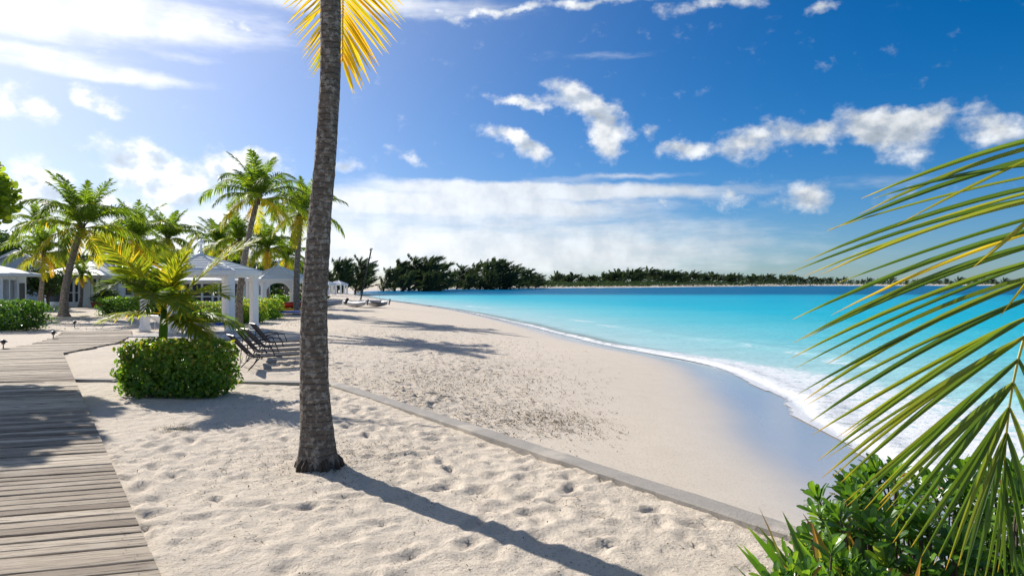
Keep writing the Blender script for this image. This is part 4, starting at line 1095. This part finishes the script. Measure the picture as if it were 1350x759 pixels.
CA = [casu_meshes(500 + i, 10.0, 54, 62, (1.0, 1.15, .9, 1.25)[i]) for i in range(4)]
FA = [casu_meshes(520 + i, 10.0, 40, 46, (1.3, 1.6, 1.1, 1.45)[i], 2.2) for i in range(4)]
cs = [ # px, top py, distance, shrub-like
 (415, 352, 150), (437, 345, 155), (452, 350, 160), (468, 346, 165), (476, 352, 175), (505, 356, 225), (520, 348, 235), (538, 345, 240), (552, 343, 236), (566, 350, 245), (590, 360, 290), (602, 354, 300), (618, 350, 305),
 (632, 347, 300), (646, 346, 305), (658, 350, 310), (672, 355, 330), (684, 357, 340), (697, 361, 350), (706, 363, 360), (530, 360, 220), (556, 361, 225), (575, 362, 250), (640, 360, 290), (665, 362, 300), (612, 363, 290), (445, 362, 152), (426, 360, 148)]
for i, (px, py, d) in enumerate(cs):
    x, y = (px - PX0) / F * d, d
    s_sh = float(shore_dist(np.array([x]), np.array([float(y)]))[0])
    g = gz(x, y); H = (CAM_H + (HOR - py) / F * d - g)
    root = empty('casuarina_tree', (x, y, g)); root.rotation_euler = (0, 0, R((i * 37) % 50 - 25))
    wh = ['left of the beached catamaran mast', 'in the first big clump right of the catamaran', 'in the tall middle clump of the bay', 'at the low right end of the near bay clump'][0 if px < 490 else 1 if px < 585 else 2 if px < 668 else 3]
    tag(root, f'wind bent dark casuarina {wh}', 'tree', 'wind bent casuarinas along the bay ' + wh)
    for nm, me in zip(('crown', 'trunk'), CA[i % 4]):
        o = link(nm, me, root); o.scale = (H / 9.6 * (1.2 if px < 490 else 1.5), H / 9.6 * 1.2, H / 9.6 * 1.08)
rf = np.random.default_rng(61)
px = 712.0; i = 0
while px < 1420:
    d = np.interp(px, [712, 760, 860, 960, 1100, 1420], [420, 470, 560, 650, 830, 1150]) + rf.uniform(0, 40)
    top = np.interp(px, [712, 730, 760, 800, 850, 880, 960, 1010, 1050, 1150, 1350], [370, 363, 364, 362, 357, 361, 365, 365, 367, 368, 369]) + rf.uniform(-1.5, 3)
    x, y = (px - PX0) / F * d, d
    s_sh = float(shore_dist(np.array([x]), np.array([float(y)]))[0])
    if s_sh < 8: y += (8 - s_sh) * 1.5; x = (px - PX0) / F * y; d = y
    g = gz(x, y); H = max(2.0, CAM_H + (HOR - top) / F * d - g)
    root = empty('casuarina_tree', (x, y, g)); root.rotation_euler = (0, 0, rf.uniform(-.6, .6))
    wh = 'centre of the low far headland' if px < 900 else 'right of the far headland point' if px < 1080 else 'behind the hanging frond leaflets'
    tag(root, 'small distant shoreline tree, ' + {'centre of the low far headland': 'on the low far headland mid picture', 'right of the far headland point': 'along the far white beach strip', 'behind the hanging frond leaflets': 'on the horizon behind the hanging frond leaflets'}[wh], 'tree', 'distant trees, ' + wh)
    o = link('crown', FA[i % 4][0], root); sx = H / 9.6 * rf.uniform(1.0, 1.5); o.scale = (sx * 1.45, sx * 1.45, H / 9.6 * 1.12)
    px += rf.uniform(4.5, 9.5); i += 1
# low undergrowth that closes the wood at its foot
mb = MB(); r = np.random.default_rng(62)
P_ = []
for (a, b, n, zz) in [((400, 150), (482, 185), 7000, 3.4), ((480, 180), (500, 225), 1500, 2.6), ((500, 222), (590, 285), 9000, 3.6), ((585, 285), (712, 365), 11000, 3.6), ((712, 420), (860, 560), 9000, 3.4), ((860, 560), (1100, 830), 9000, 3.6), ((1100, 830), (1440, 1170), 8000, 4.2)]:
    t = r.random(n); px_ = a[0] + (b[0] - a[0]) * t; dd = a[1] + (b[1] - a[1]) * t + r.uniform(0, 26, n) * (.5 + .5 * (a[1] > 200)) - (a[1] > 400) * r.uniform(0, 110, n)
    x = (px_ - PX0) / F * dd; s_ = shore_dist(x, dd)
    ok = s_ > (5 if b[1] < 400 else 1.5); x, dd = x[ok], dd[ok]
    hmax = zz * (.55 + 1.1 * (vnoise(x * .06, dd * .02 + 9, 71, 3) + .3))
    P_.append(np.stack([x, dd, r.random(len(x)) ** .7 * np.maximum(hmax, .4) + terrain(x, dd)[0]], 1))
Pn = np.concatenate(P_); n = len(Pn)
leaf_batch(mb, Pn, norm(r.normal(size=(n, 3)) + (0, -.3, .6)), r.uniform(.5, 1.3, n) * np.interp(Pn[:, 1], [120, 600], [.6, 1.1]), .6, np.clip(r.normal(.12, .15, n), 0, 1), r, 'quad')
tag(mb.build('coastal_scrub', M['casu']), 'low dark scrub along the far edge of the bay', 'scrub', kind='stuff')
mb = MB(); r = np.random.default_rng(63); n = 16000
px_ = r.uniform(-120, 430, n); dd = r.uniform(62, 92, n); x = (px_ - PX0) / F * dd
hm = 2.6 + 2.6 * (vnoise(x * .2, dd * .1, 72, 3) + .2)
leaf_batch(mb, np.stack([x, dd, r.random(n) * hm], 1), norm(r.normal(size=(n, 3)) + (0, -.2, .6)), r.uniform(.25, .6, n), .6, np.clip(r.normal(.4, .2, n), 0, 1), r, 'quad')
tag(mb.build('undergrowth', M['dark']), 'dense dark undergrowth behind the cottages and pavilions', 'undergrowth', kind='stuff')


# ---------------------------------------------------------------- pavilions
def gazebo(label, cx, cy, Rr, eave, rise, post_w, arches=True, rz=0.0, group='white open sided beach pavilions', detail=True, finial=.5, z0=0.0):
    root = empty('beach_pavilion', (cx, cy, z0), rz); tag(root, label, 'pavilion', group)
    ang = [math.radians(60 * i) for i in range(6)]
    rp = Rr * .86
    for a in ang:
        mb = MB(); mb.box((math.cos(a) * rp, math.sin(a) * rp, eave / 2 - .05), (post_w, post_w, eave - .02))
        mb.box((math.cos(a) * rp, math.sin(a) * rp, .12), (post_w + .05, post_w + .05, .2)); mb.build('post', M['white'], root)
    mb = MB()
    for i in range(6):
        a, b = ang[i], ang[(i + 1) % 6]
        p = np.array((math.cos(a), math.sin(a), 0)) * rp; q = np.array((math.cos(b), math.sin(b), 0)) * rp
        c = (p + q) / 2; an = math.atan2(q[1] - p[1], q[0] - p[0]); L = np.linalg.norm(q - p)
        mb.box(c + (0, 0, eave - .13), (L - .02, .07, .2), an)
        if arches:
            m_ = 14; u = np.linspace(-1, 1, m_)
            zt = eave - .225; zz = zt - .5 * np.abs(u) ** 3.2
            dirv = np.array((math.cos(an), math.sin(an), 0)); nv = np.array((-math.sin(an), math.cos(an), 0)) * .02
            V = []
            for k_ in range(m_):
                o_ = c + dirv * u[k_] * (L / 2 - post_w * .5)
                for s_ in (-1, 1): V += [o_ + nv * s_ + (0, 0, zt), o_ + nv * s_ + (0, 0, zz[k_] - .035)]
            f = []
            for k_ in range(m_ - 1):
                b0 = k_ * 4; f += [(b0, b0 + 1, b0 + 5, b0 + 4), (b0 + 2, b0 + 6, b0 + 7, b0 + 3), (b0 + 1, b0 + 3, b0 + 7, b0 + 5)]
            mb.add(np.array(V), f)
    mb.build('beam_ring', M['white'], root)
    # roof: overlapping horizontal boards in steps
    mb = MB(); ns = 9 if detail else 4
    for k_ in range(ns):
        r0 = Rr * (1 - k_ / ns) + .0; r1 = Rr * (1 - (k_ + 1) / ns) + .03
        if k_ == ns - 1: r1 = .06
        z_0 = eave + rise * k_ / ns + (.045 if k_ else 0); z_1 = eave + rise * (k_ + 1) / ns
        V = [(math.cos(a) * r0, math.sin(a) * r0, z_0) for a in ang] + [(math.cos(a) * r1, math.sin(a) * r1, z_1) for a in ang] + [(math.cos(a) * (r0 - .01), math.sin(a) * (r0 - .01), z_0 - .055) for a in ang]
        f = [(i, (i + 1) % 6, 6 + (i + 1) % 6, 6 + i) for i in range(6)] + [(12 + i, 12 + (i + 1) % 6, (i + 1) % 6, i) for i in range(6)]
        mb.add(np.array(V), f)
    for a in ang: mb.tube([(math.cos(a) * Rr, math.sin(a) * Rr, eave + .01), (0, 0, eave + rise + .03)], .035, 5)
    mb.build('roof', M['roof'], root)
    fb = MB()
    for i in range(6):
        a, b = ang[i], ang[(i + 1) % 6]
        p = np.array((math.cos(a), math.sin(a), 0)) * Rr; q = np.array((math.cos(b), math.sin(b), 0)) * Rr
        fb.box((p + q) / 2 * .985 + (0, 0, eave - .06), (np.linalg.norm(q - p) * .97, .03, .17), math.atan2(q[1] - p[1], q[0] - p[0]))
    fb.build('fascia', M['white'], root)
    if finial:
        mb = MB(); h = finial; z_ = eave + rise
        mb.tube([(0, 0, z_ - .05), (0, 0, z_ + .12 * h), (0, 0, z_ + .2 * h), (0, 0, z_ + .7 * h), (0, 0, z_ + .78 * h), (0, 0, z_ + h * .92), (0, 0, z_ + h)], [.12, .1, .05, .05, .11, .1, .03], 10)
        mb.build('finial', M['white'], root)
    return root


g1 = P(265, 374, 26.6)
gazebo('near white pavilion with board roof and wide posts behind the young palm', g1[0], 26.6, 2.25, 2.28, .64, .25, arches=False, finial=.6, rz=R(-35))
g2 = P(367, 374, 42)
gazebo('white arched pavilion left of the foreground trunk', g2[0], 42, 2.0, 2.1, .78, .24, arches=True, finial=.35, rz=R(-40))
g3 = P(446, 374, 118)
gazebo('tiny far white pavilion on the beach, the right one beside the casuarinas', g3[0], 118, 1.75, 1.75, .6, .25, arches=False, detail=False, finial=0)
g4 = P(430, 374, 112)
gazebo('tiny far white pavilion on the beach, the one touching the foreground trunk', g4[0], 112, 1.75, 1.75, .6, .25, arches=False, detail=False, finial=0)


# ---------------------------------------------------------------- cottages
def hip_roof(mb, x0, x1, y0, y1, z, h, ov, th=.14):
    x0 -= ov; x1 += ov; y0 -= ov; y1 += ov
    w_ = min(x1 - x0, y1 - y0) / 2
    if x1 - x0 >= y1 - y0: r = [(x0 + w_, (y0 + y1) / 2, z + h), (x1 - w_, (y0 + y1) / 2, z + h)]
    else: r = [((x0 + x1) / 2, y0 + w_, z + h), ((x0 + x1) / 2, y1 - w_, z + h)]
    V = [(x0, y0, z), (x1, y0, z), (x1, y1, z), (x0, y1, z)] + r + [(x0, y0, z - th), (x1, y0, z - th), (x1, y1, z - th), (x0, y1, z - th)]
    if x1 - x0 >= y1 - y0: f = [(0, 1, 5, 4), (2, 3, 4, 5), (1, 2, 5), (3, 0, 4)]
    else: f = [(0, 1, 4), (1, 2, 5, 4), (2, 3, 5), (3, 0, 4, 5)]
    f += [(0, 6, 7, 1), (1, 7, 8, 2), (2, 8, 9, 3), (3, 9, 6, 0), (6, 9, 8, 7)]
    mb.add(np.array(V), f)


def cottage(label, x0, x1, y0, y1, h, rh, posts, porch=2.2, wall='white', rail=.75, solid=(), ov=.5, sides=()):
    c = ((x0 + x1) / 2, y0, 0)
    root = empty('beach_cottage', c); tag(root, label, 'cottage', 'white beach cottages on the left')
    o = np.array(c); lx0, lx1, ly1 = x0 - c[0], x1 - c[0], y1 - y0
    mb = MB(); mb.box((0, (porch + ly1) / 2, h / 2), (lx1 - lx0, ly1 - porch, h)); mb.box((0, ly1 / 2, .08), (lx1 - lx0 + .1, ly1 + .1, .3)); mb.build('wall', M[wall], root)
    mb = MB(); hip_roof(mb, lx0, lx1, 0, ly1, h, rh, ov); mb.build('roof', M['roof'], root)
    for x in posts:
        mb = MB(); mb.box((x - c[0], .06, h / 2), (.14, .12, h - .15)); mb.build('post', M['white'], root)
    for yv in sides:
        mb = MB(); mb.box((lx1 - .06, yv, h / 2), (.12, .12, h - .15)); mb.build('post', M['white'], root)
    mb = MB(); mb.box((0, .06, rail), (lx1 - lx0 - .02, .06, .09)); mb.box((0, .06, h - .2), (lx1 - lx0, .09, .22)); mb.box((0, .06, .3), (lx1 - lx0 - .02, .07, .14))
    mb.box((lx1 - .06, porch / 2, rail), (.06, porch - .2, .09)); mb.box((lx1 - .06, porch / 2, h - .2), (.09, porch - .2, .22)); mb.build('rail', M['white'], root)
    mb = MB(); mb.box((0, .12, h / 2), (lx1 - lx0 - .1, .02, h - .2)); mb.build('screen', M['screen'], root)
    for (a, b) in solid:
        mb = MB(); mb.box(((a + b) / 2 - c[0], .03, h / 2), (b - a, .1, h - .1)); mb.build('wall_panel', M['white'], root)
    wn = MB(); wn.box((lx1 + .012, porch + (ly1 - porch) * .4, 1.35), (.03, .9, 1.0)); wf = wn.build('window', M['screen'], root)
    fr = MB(); 
    for dz in (-.52, .52): fr.box((lx1 + .02, porch + (ly1 - porch) * .4, 1.35 + dz), (.05, 1.04, .06))
    for dy in (-.48, .48): fr.box((lx1 + .02, porch + (ly1 - porch) * .4 + dy, 1.35), (.05, .06, .98))
    fr.build('frame', M['white'], wf)
    return root


px2x = lambda p, d: (p - PX0) / F * d
ca_ = cottage('white screened porch cottage cut by the left picture edge', -30.5, px2x(26, 31), 31, 34.5, 2.3, .62, [px2x(-30, 31), px2x(-10, 31), px2x(4, 31), px2x(14, 31), px2x(25, 31)], rail=.95, sides=(1.1, 2.2))
ca_.rotation_euler = (0, 0, R(20)); ca_.location = (px2x(26, 31) - .75 - 4.15 * math.cos(R(20)), 31 - 4.15 * math.sin(R(20)), 0)
cottage('white screened cottage behind the leaning palm', px2x(58, 54), px2x(134, 54), 54, 60, 2.5, 1.15, [px2x(59, 54), px2x(85, 54), px2x(97, 54), px2x(104, 54), px2x(121, 54), px2x(128, 54), px2x(133.5, 54)], solid=[(px2x(108, 54), px2x(119, 54))], rail=1.1, sides=(1.0, 2.2))
cottage('dim cottage in deep shade right of the screened cottage', px2x(150, 62), px2x(188, 62), 62, 67, 2.3, 1.0, [px2x(151, 62), px2x(160, 62), px2x(168, 62), px2x(178, 62), px2x(187, 62)])
cottage('shaded cottage glimpsed through the posts of the near pavilion', px2x(225, 56), px2x(322, 56), 56, 62, 2.1, .8, [px2x(q, 56) for q in (226, 240, 252, 266, 280, 288, 296, 308, 321)])
# blue gabled cottage
xa, xb = px2x(-14, 50), px2x(56, 50); xc = (xa + xb) / 2
root = empty('beach_cottage', (xc, 50, 0), R(30)); tag(root, 'pale blue cottage gable with white roof rising behind the porch cottage', 'cottage', 'white beach cottages on the left')
mb = MB(); hw = (xb - xa) / 2 - .45
V = [(-hw, 0, 0), (hw, 0, 0), (hw, 0, 3.15), (0, 0, 4.1), (-hw, 0, 3.15), (-hw, 3, 0), (hw, 3, 0), (hw, 3, 3.15), (0, 3, 4.1), (-hw, 3, 3.15)]
mb.add(np.array(V), [(0, 1, 2, 3, 4), (9, 8, 7, 6, 5), (1, 6, 7, 2), (5, 0, 4, 9)])
for k_ in range(14):
    mb.box((0, -.012, .3 + k_ * .2), (hw * 2, .02, .02))
mb.build('wall', M['wallblue'], root)
mb = MB()
for s_ in (-1, 1):
    a = np.array((0, 0, 4.3)); b = np.array((s_ * (hw + .5), 0, 3.12))
    V = [(a[0], -.4, a[2]), (b[0], -.4, b[2]), (b[0], 3.3, b[2]), (a[0], 3.3, a[2]), (a[0], -.4, a[2] - .18), (b[0], -.4, b[2] - .18), (b[0], 3.3, b[2] - .18), (a[0], 3.3, a[2] - .18)]
    mb.add(np.array(V), [(0, 1, 2, 3), (4, 7, 6, 5), (0, 4, 5, 1), (1, 5, 6, 2), (2, 6, 7, 3)])
mb.build('roof', M['roof'], root)
# terracotta pots by the screened cottage
for k_, p_ in enumerate((124, 131, 136)):
    d_ = 52; t_ = empty('plant_pot', gp(p_, d_)); tag(t_, ['leftmost terracotta pot by the screened cottage corner', 'middle terracotta pot by the screened cottage corner', 'rightmost terracotta pot by the screened cottage corner'][k_], 'pot', 'terracotta pots by the cottage')
    mb = MB(); mb.tube([(0, 0, 0), (0, 0, .3), (0, 0, .32), (0, 0, .38)], [.14, .22, .25, .25], 12); mb.build('pot', M['brick'], t_)
    mb = MB(); r = np.random.default_rng(k_); q = r.normal(0, .16, (160, 3)) + (0, 0, .6); leaf_batch(mb, q, norm(r.normal(size=(160, 3))), .12, .5, r.uniform(.2, .7, 160), r, 'quad'); mb.build('foliage', M['dark'], t_)

# ---------------------------------------------------------------- path lights
for (px_, py_, lab) in [(4, 461, 'black path light nearest the left picture edge beside the boardwalk'), (70, 447.5, 'middle black path light on the sand beside the boardwalk'), (98, 432, 'farthest black path light below the leaning palm base')]:
    b_ = G(px_, py_); root = empty('path_light', (b_[0], b_[1], gz(b_[0], b_[1]))); tag(root, lab, 'path light', 'black path lights beside the boardwalk')
    mb = MB(); mb.tube([(0, 0, -.05), (0, 0, .17)], .014, 8); mb.build('stake', M['black'], root)
    mb = MB(); mb.tube([(0, 0, .15), (0, 0, .22)], [.045, .05], 10); mb.build('lens', M['glass'], root)
    mb = MB(); mb.tube([(0, 0, .2), (0, 0, .215), (0, 0, .26), (0, 0, .275)], [.1, .1, .045, .015], 14); mb.build('cap', M['black'], root)


# ---------------------------------------------------------------- loungers
def chaise(label, loc, rz, mat_f, mat_s, group, pad=None, back=50, cat='sun lounger', arms=True):
    """seat along +x, backrest raised at -x end"""
    root = empty('sun_lounger', loc, rz); tag(root, label, cat, group)
    root.scale = (.8, .86, .9) if mat_f == 'black' else (.9, .9, .9)
    fr = MB(); w_ = .32; zs = .3
    for s_ in (-1, 1):
        fr.bar((-.35, s_ * w_, zs), (1.35, s_ * w_, zs), .016)
    for x in (-.35, .4, 1.35): fr.bar((x, -w_, zs), (x, w_, zs), .014)
    fr.build('seat_frame', M[mat_f], root)
    bk = MB(); ca, sa = math.cos(R(back)), math.sin(R(back)); Lb = .74
    bx = lambda u: np.array((-.33 - ca * u, 0, zs + .01 + sa * u))
    for s_ in (-1, 1): bk.bar(bx(0) + (0, s_ * w_ * .97, 0), bx(Lb) + (0, s_ * w_ * .97, 0), .016)
    bk.bar(bx(Lb) + (0, -w_, 0), bx(Lb) + (0, w_, 0), .016)
    bk.bar(bx(Lb * .6) + (0, -w_ * .9, 0), (-.7, -w_ * .9, .05), .01); bk.bar(bx(Lb * .6) + (0, w_ * .9, 0), (-.7, w_ * .9, .05), .01)
    bk.build('backrest_frame', M[mat_f], root)
    for s_ in (-1, 1):
        for pts in ([(-.25, s_ * (w_ + .015), zs), (-.34, s_ * (w_ + .03), .15), (-.5, s_ * (w_ + .03), 0)], [(1.15, s_ * (w_ + .015), zs), (1.22, s_ * (w_ + .03), .15), (1.38, s_ * (w_ + .03), 0)]):
            lg = MB(); lg.tube(pts, .016, 7); lg.build('leg', M[mat_f], root)
        if arms:
            am = MB(); am.tube([(-.5, s_ * (w_ + .03), zs + .22), (-.2, s_ * (w_ + .04), zs + .26), (.1, s_ * (w_ + .03), zs + .24), (.2, s_ * (w_ + .02), zs)], .015, 7); am.build('armrest', M[mat_f], root)
    st = MB()
    for k_ in range(20):
        x = -.3 + k_ * .085; st.box((x, 0, zs + .012), (.074, w_ * 2, .006))
    st.build('seat_straps', M[mat_s], root)
    st = MB()
    rot = Matrix.Rotation(R(back), 3, 'Y')
    for k_ in range(10):
        c_ = bx(.06 + k_ * .071); st.box(c_ + np.array((sa, 0, ca)) * .014, (.064, w_ * 1.94, .006), rot=rot)
    st.build('back_straps', M[mat_s], root)
    if pad:
        pd_ = MB(); pd_.box((.5, 0, zs + .06), (1.6, .56, .08)); c_ = bx(Lb / 2); pd_.box(c_ + np.array((sa, 0, ca)) * .06, (Lb, .56, .08), rot=rot)
        pd_.build('cushion', M[pad], root)
    return root


gl = 'black strap loungers in the sand behind the hedge'
loc = [((347, 482), 36, 44, 'nearest black lounger, lowest of the row right of the hedge'), ((353, 475), 35, 47, 'second black lounger from the camera in the row right of the hedge'), ((360, 468.5), 38, 42, 'third black lounger from the camera in the row right of the hedge'), ((366, 462), 36, 48, 'farthest black lounger in the row right of the hedge')]
for (p_, rz_, bk_, lab) in loc:
    b_ = G(*p_); chaise(lab, (b_[0] , b_[1], gz(b_[0], b_[1]) + .01), R(rz_), 'black', 'sling', gl, back=bk_)
gl = 'white loungers with blue cushions'
for (p_, rz_, lab) in [((232, 441), 60, 'white lounger on the landing nearest the young palm trunk'), ((262, 441), 25, 'white lounger with blue cushion on the landing left of the pavilion post')]:
    b_ = G(*p_); chaise(lab, (b_[0], b_[1], .045), R(rz_), 'white', 'white', gl, pad='blue' if p_[0] > 250 else None, back=35, arms=False)
b_ = G(371, 419); chaise('white lounger with blue cushion on the sand left of the second pavilion post', (b_[0], b_[1], 0), R(20), 'white', 'white', gl, pad='blue', back=20, arms=False)
# small wooden table on the landing
b_ = G(250, 443); root = empty('side_table', (b_[0], b_[1], .045)); tag(root, 'small pale wooden side table on the landing between the white loungers', 'table')
mb = MB(); mb.box((0, 0, .42), (.5, .4, .03)); mb.build('tabletop', M['plank'], root)
for sx in (-.2, .2):
    for sy in (-.15, .15): mb = MB(); mb.box((sx, sy, .2), (.04, .04, .41)); mb.build('leg', M['plank'], root)


# ---------------------------------------------------------------- boats
def hull_mb(L, w_, h, rocker=.12):
    mb = MB(); n = 15; u = np.linspace(-1, 1, n); V = []
    for t_ in u:
        ww = w_ * max(.03, (1 - abs(t_) ** 2.6)); zb = rocker * abs(t_) ** 2.2
        for (a, b) in [(-.5, 1), (-.48, .45), (-.2, .05), (0, 0), (.2, .05), (.48, .45), (.5, 1), (0, 1.12)]: V.append((t_ * L / 2, a * ww, zb * (1 - b * .6) + b * h))
    f = [(i * 8 + a, i * 8 + (a + 1) % 8, (i + 1) * 8 + (a + 1) % 8, (i + 1) * 8 + a) for i in range(n - 1) for a in range(8)]
    mb.add(np.array(V), f); return mb


def place_kayak(label, px_, d, mat, rz_, dz=0.0):
    b_ = gp(px_, d); root = empty('kayak', b_ + (0, 0, dz), rz_); tag(root, label, 'kayak', 'kayaks under the second pavilion')
    hull_mb(2.6, .62, .28, .15).build('hull', M[mat], root, True)
    mb = MB(); mb.tube([(.35 + .28 * math.cos(a), .17 * math.sin(a), .31) for a in np.linspace(0, 6.28, 14)], .02, 5); mb.build('cockpit_rim', M['black'], root)
place_kayak('red kayak lying on the yellow one under the second pavilion', 380, 40.3, 'red', R(5), .42)
place_kayak('yellow kayak lying under the red one beside the second pavilion', 382, 40.1, 'yellow', R(2), .1)


def catamaran(label, base, rz_, mast=True, tilt=18):
    root = empty('beach_catamaran', base, rz_); tag(root, label, 'catamaran', 'small catamarans pulled up on the beach')
    for s_ in (-1, 1):
        o = hull_mb(4.2, .32, .4, .25).build('hull', M['hull'], root, True); o.location = (0, s_ * .95, 0)
        rd = MB(); rd.box((0, 0, 0), (.16, .03, .5), rot=Matrix.Rotation(R(-28), 3, 'Y')); o = rd.build('rudder', M['black'], root); o.location = (-2.45, s_ * .95, .45)
    tb = MB()
    for x in (-1.0, .8): tb.bar((x, -1, .5), (x, 1, .5), .04)
    for s_ in (-1, 1): tb.bar((-1.0, s_ * .8, .52), (.8, s_ * .8, .52), .03)
    tb.build('crossbeam', M['hull'], root)
    tb = MB(); tb.box((-.1, 0, .53), (1.7, 1.56, .02)); tb.build('trampoline', M['canvas'], root)
    if mast:
        mm = MB(); tp = np.array(P(489.5, 329, base[1])) - np.array(base)
        ca, sa = math.cos(-rz_), math.sin(-rz_); tp = np.array((tp[0] * ca - tp[1] * sa, tp[0] * sa + tp[1] * ca, tp[2]))
        mm.bar((.8, 0, .5), tp, .06, 8); mm.build('mast', M['black'], root)
        hb = MB(); hb.tube([tp + (-.22, 0, .02), tp + (0, 0, .1), tp + (.25, 0, -.02)], .05, 6); hb.build('masthead_float', M['hull'], root)
        st = MB()
        for e_ in ((2.1, 0, .45), (-.9, .95, .45), (-.9, -.95, .45)): st.bar(tp * .92, e_, .007, 4)
        st.build('stay_wires', M['black'], root)
    return root


c_ = G(481, 405, -.12)
catamaran('beached catamaran with tilted black mast on the sand near the water', (c_[0], c_[1], gz(c_[0], c_[1]) + .02), R(128))
c_ = G(428, 405, -.05)
catamaran('mastless small catamaran half hidden by the foreground trunk', (c_[0] - .8, c_[1], gz(c_[0], c_[1]) + .02), R(195), mast=False)
# thin mast on the far shore
b_ = gp(719.5, 400); mb = MB(); mb.tube([(0, 0, 0), (0, 0, 6.2)], [.14, .07], 6); o = mb.build('signal_mast', M['twig']); o.location = tuple(b_); tag(o, 'thin bare pole standing in the gap of the far tree line', 'pole')

# ---------------------------------------------------------------- weed, leaves and twigs on the sand
def scatter(name, n, fn, size, mat, label, cat, seed, tint=(.1, .6)):
    r = np.random.default_rng(seed); xy = fn(r, n); x, y = xy[:, 0], xy[:, 1]
    i_ = np.clip(np.searchsorted(xs, x), 1, len(xs) - 1); j_ = np.clip(np.searchsorted(ys, y), 1, len(ys) - 1)
    z = np.maximum(np.maximum(Z[j_, i_], Z[j_ - 1, i_]), np.maximum(Z[j_, i_ - 1], Z[j_ - 1, i_ - 1])) + .006
    mb = MB(); nn = norm(r.normal(0, .35, (n, 3)) + (0, 0, 1))
    k_ = r.random(n) < .5
    leaf_batch(mb, np.stack([x, y, z], 1)[k_], nn[k_], size * r.uniform(.4, 1.5, k_.sum()), .45, r.uniform(*tint, k_.sum()), r, 'oval')
    leaf_batch(mb, np.stack([x, y, z], 1)[~k_], nn[~k_], size * r.uniform(.8, 2.6, (~k_).sum()), .1, r.uniform(*tint, (~k_).sum()), r, 'quad')
    tag(mb.build(name, M[mat]), label, cat, kind='stuff')


def f_weed(r, n):
    t = r.random(n); k_ = r.random(n)
    # wrack patches: along the upper beach, thickest near the wall bend
    ax = np.where(k_ < .2, r.normal(.75, .75, n), np.where(k_ < .55, r.normal(-.6, 1.6, n), r.uniform(-7, 3.2, n)))
    ay = np.where(k_ < .2, r.normal(10.2, .6, n), np.where(k_ < .55, r.normal(13, 2.2, n), r.uniform(9, 34, n)))
    ok = (side_of(WB_, WC, ax, ay) > .25) & (shore_dist(ax, ay) > 3.4 + r.exponential(1.6, n))
    q = np.stack([ax, ay], 1)[ok]
    return q[r.integers(len(q), size=n)] + r.normal(0, .03, (n, 2))
scatter('seaweed_scraps', 19000, f_weed, .028, 'dry', 'brown scraps of dried weed strewn over the beach beyond the low wall', 'seaweed', 81, (.0, .55))


def f_lit(r, n):
    k_ = r.random(n)
    ax = np.where(k_ < .4, r.normal(-1.9, .6, n), r.uniform(-5.5, 2.2, n)); ay = np.where(k_ < .4, r.normal(7.2, .6, n), r.uniform(4.0, 12, n))
    ok = (side_of(WB_, WC, ax, ay) < -.2) & (ax > -2.0 - .7 * (ay - 4.2)) & (np.hypot(ax + 1.95, ay - 6.86) > .22)
    q = np.stack([ax, ay], 1)[ok]; return q[r.integers(len(q), size=n)] + r.normal(0, .02, (n, 2))
scatter('leaf_litter', 4200, f_lit, .017, 'dry', 'small dry leaves and twigs scattered on the foreground sand', 'leaf litter', 82, (.0, .4))


def f_inl(r, n): return np.stack([r.uniform(-22, -9, n), r.uniform(26, 38, n)], 1)
scatter('dry_leaf_scatter', 2200, f_inl, .06, 'dry', 'dry leaves on the sand around the leaning palm', 'leaf litter', 83)
# sprig of beach grass
mb = MB(); r = np.random.default_rng(84)
for _ in range(260):
    c_ = G(232 + r.normal(0, 13), 563 + r.normal(0, 2.2)); a = r.uniform(0, 6.28); l_ = r.uniform(.03, .09)
    mb.add([(c_[0] - .003, c_[1], -.06), (c_[0] + .003, c_[1], -.06), (c_[0] + math.cos(a) * l_, c_[1] + math.sin(a) * l_, -.03 + r.uniform(.01, .05))], [(0, 1, 2)], r.uniform(.5, 1))
tag(mb.build('beach_grass', M['dry']), 'thin patch of dry beach grass on the sand below the hedge', 'grass', kind='stuff')

scn.render.engine = 'CYCLES'
scn.cycles.max_bounces = 6; scn.cycles.transparent_max_bounces = 12
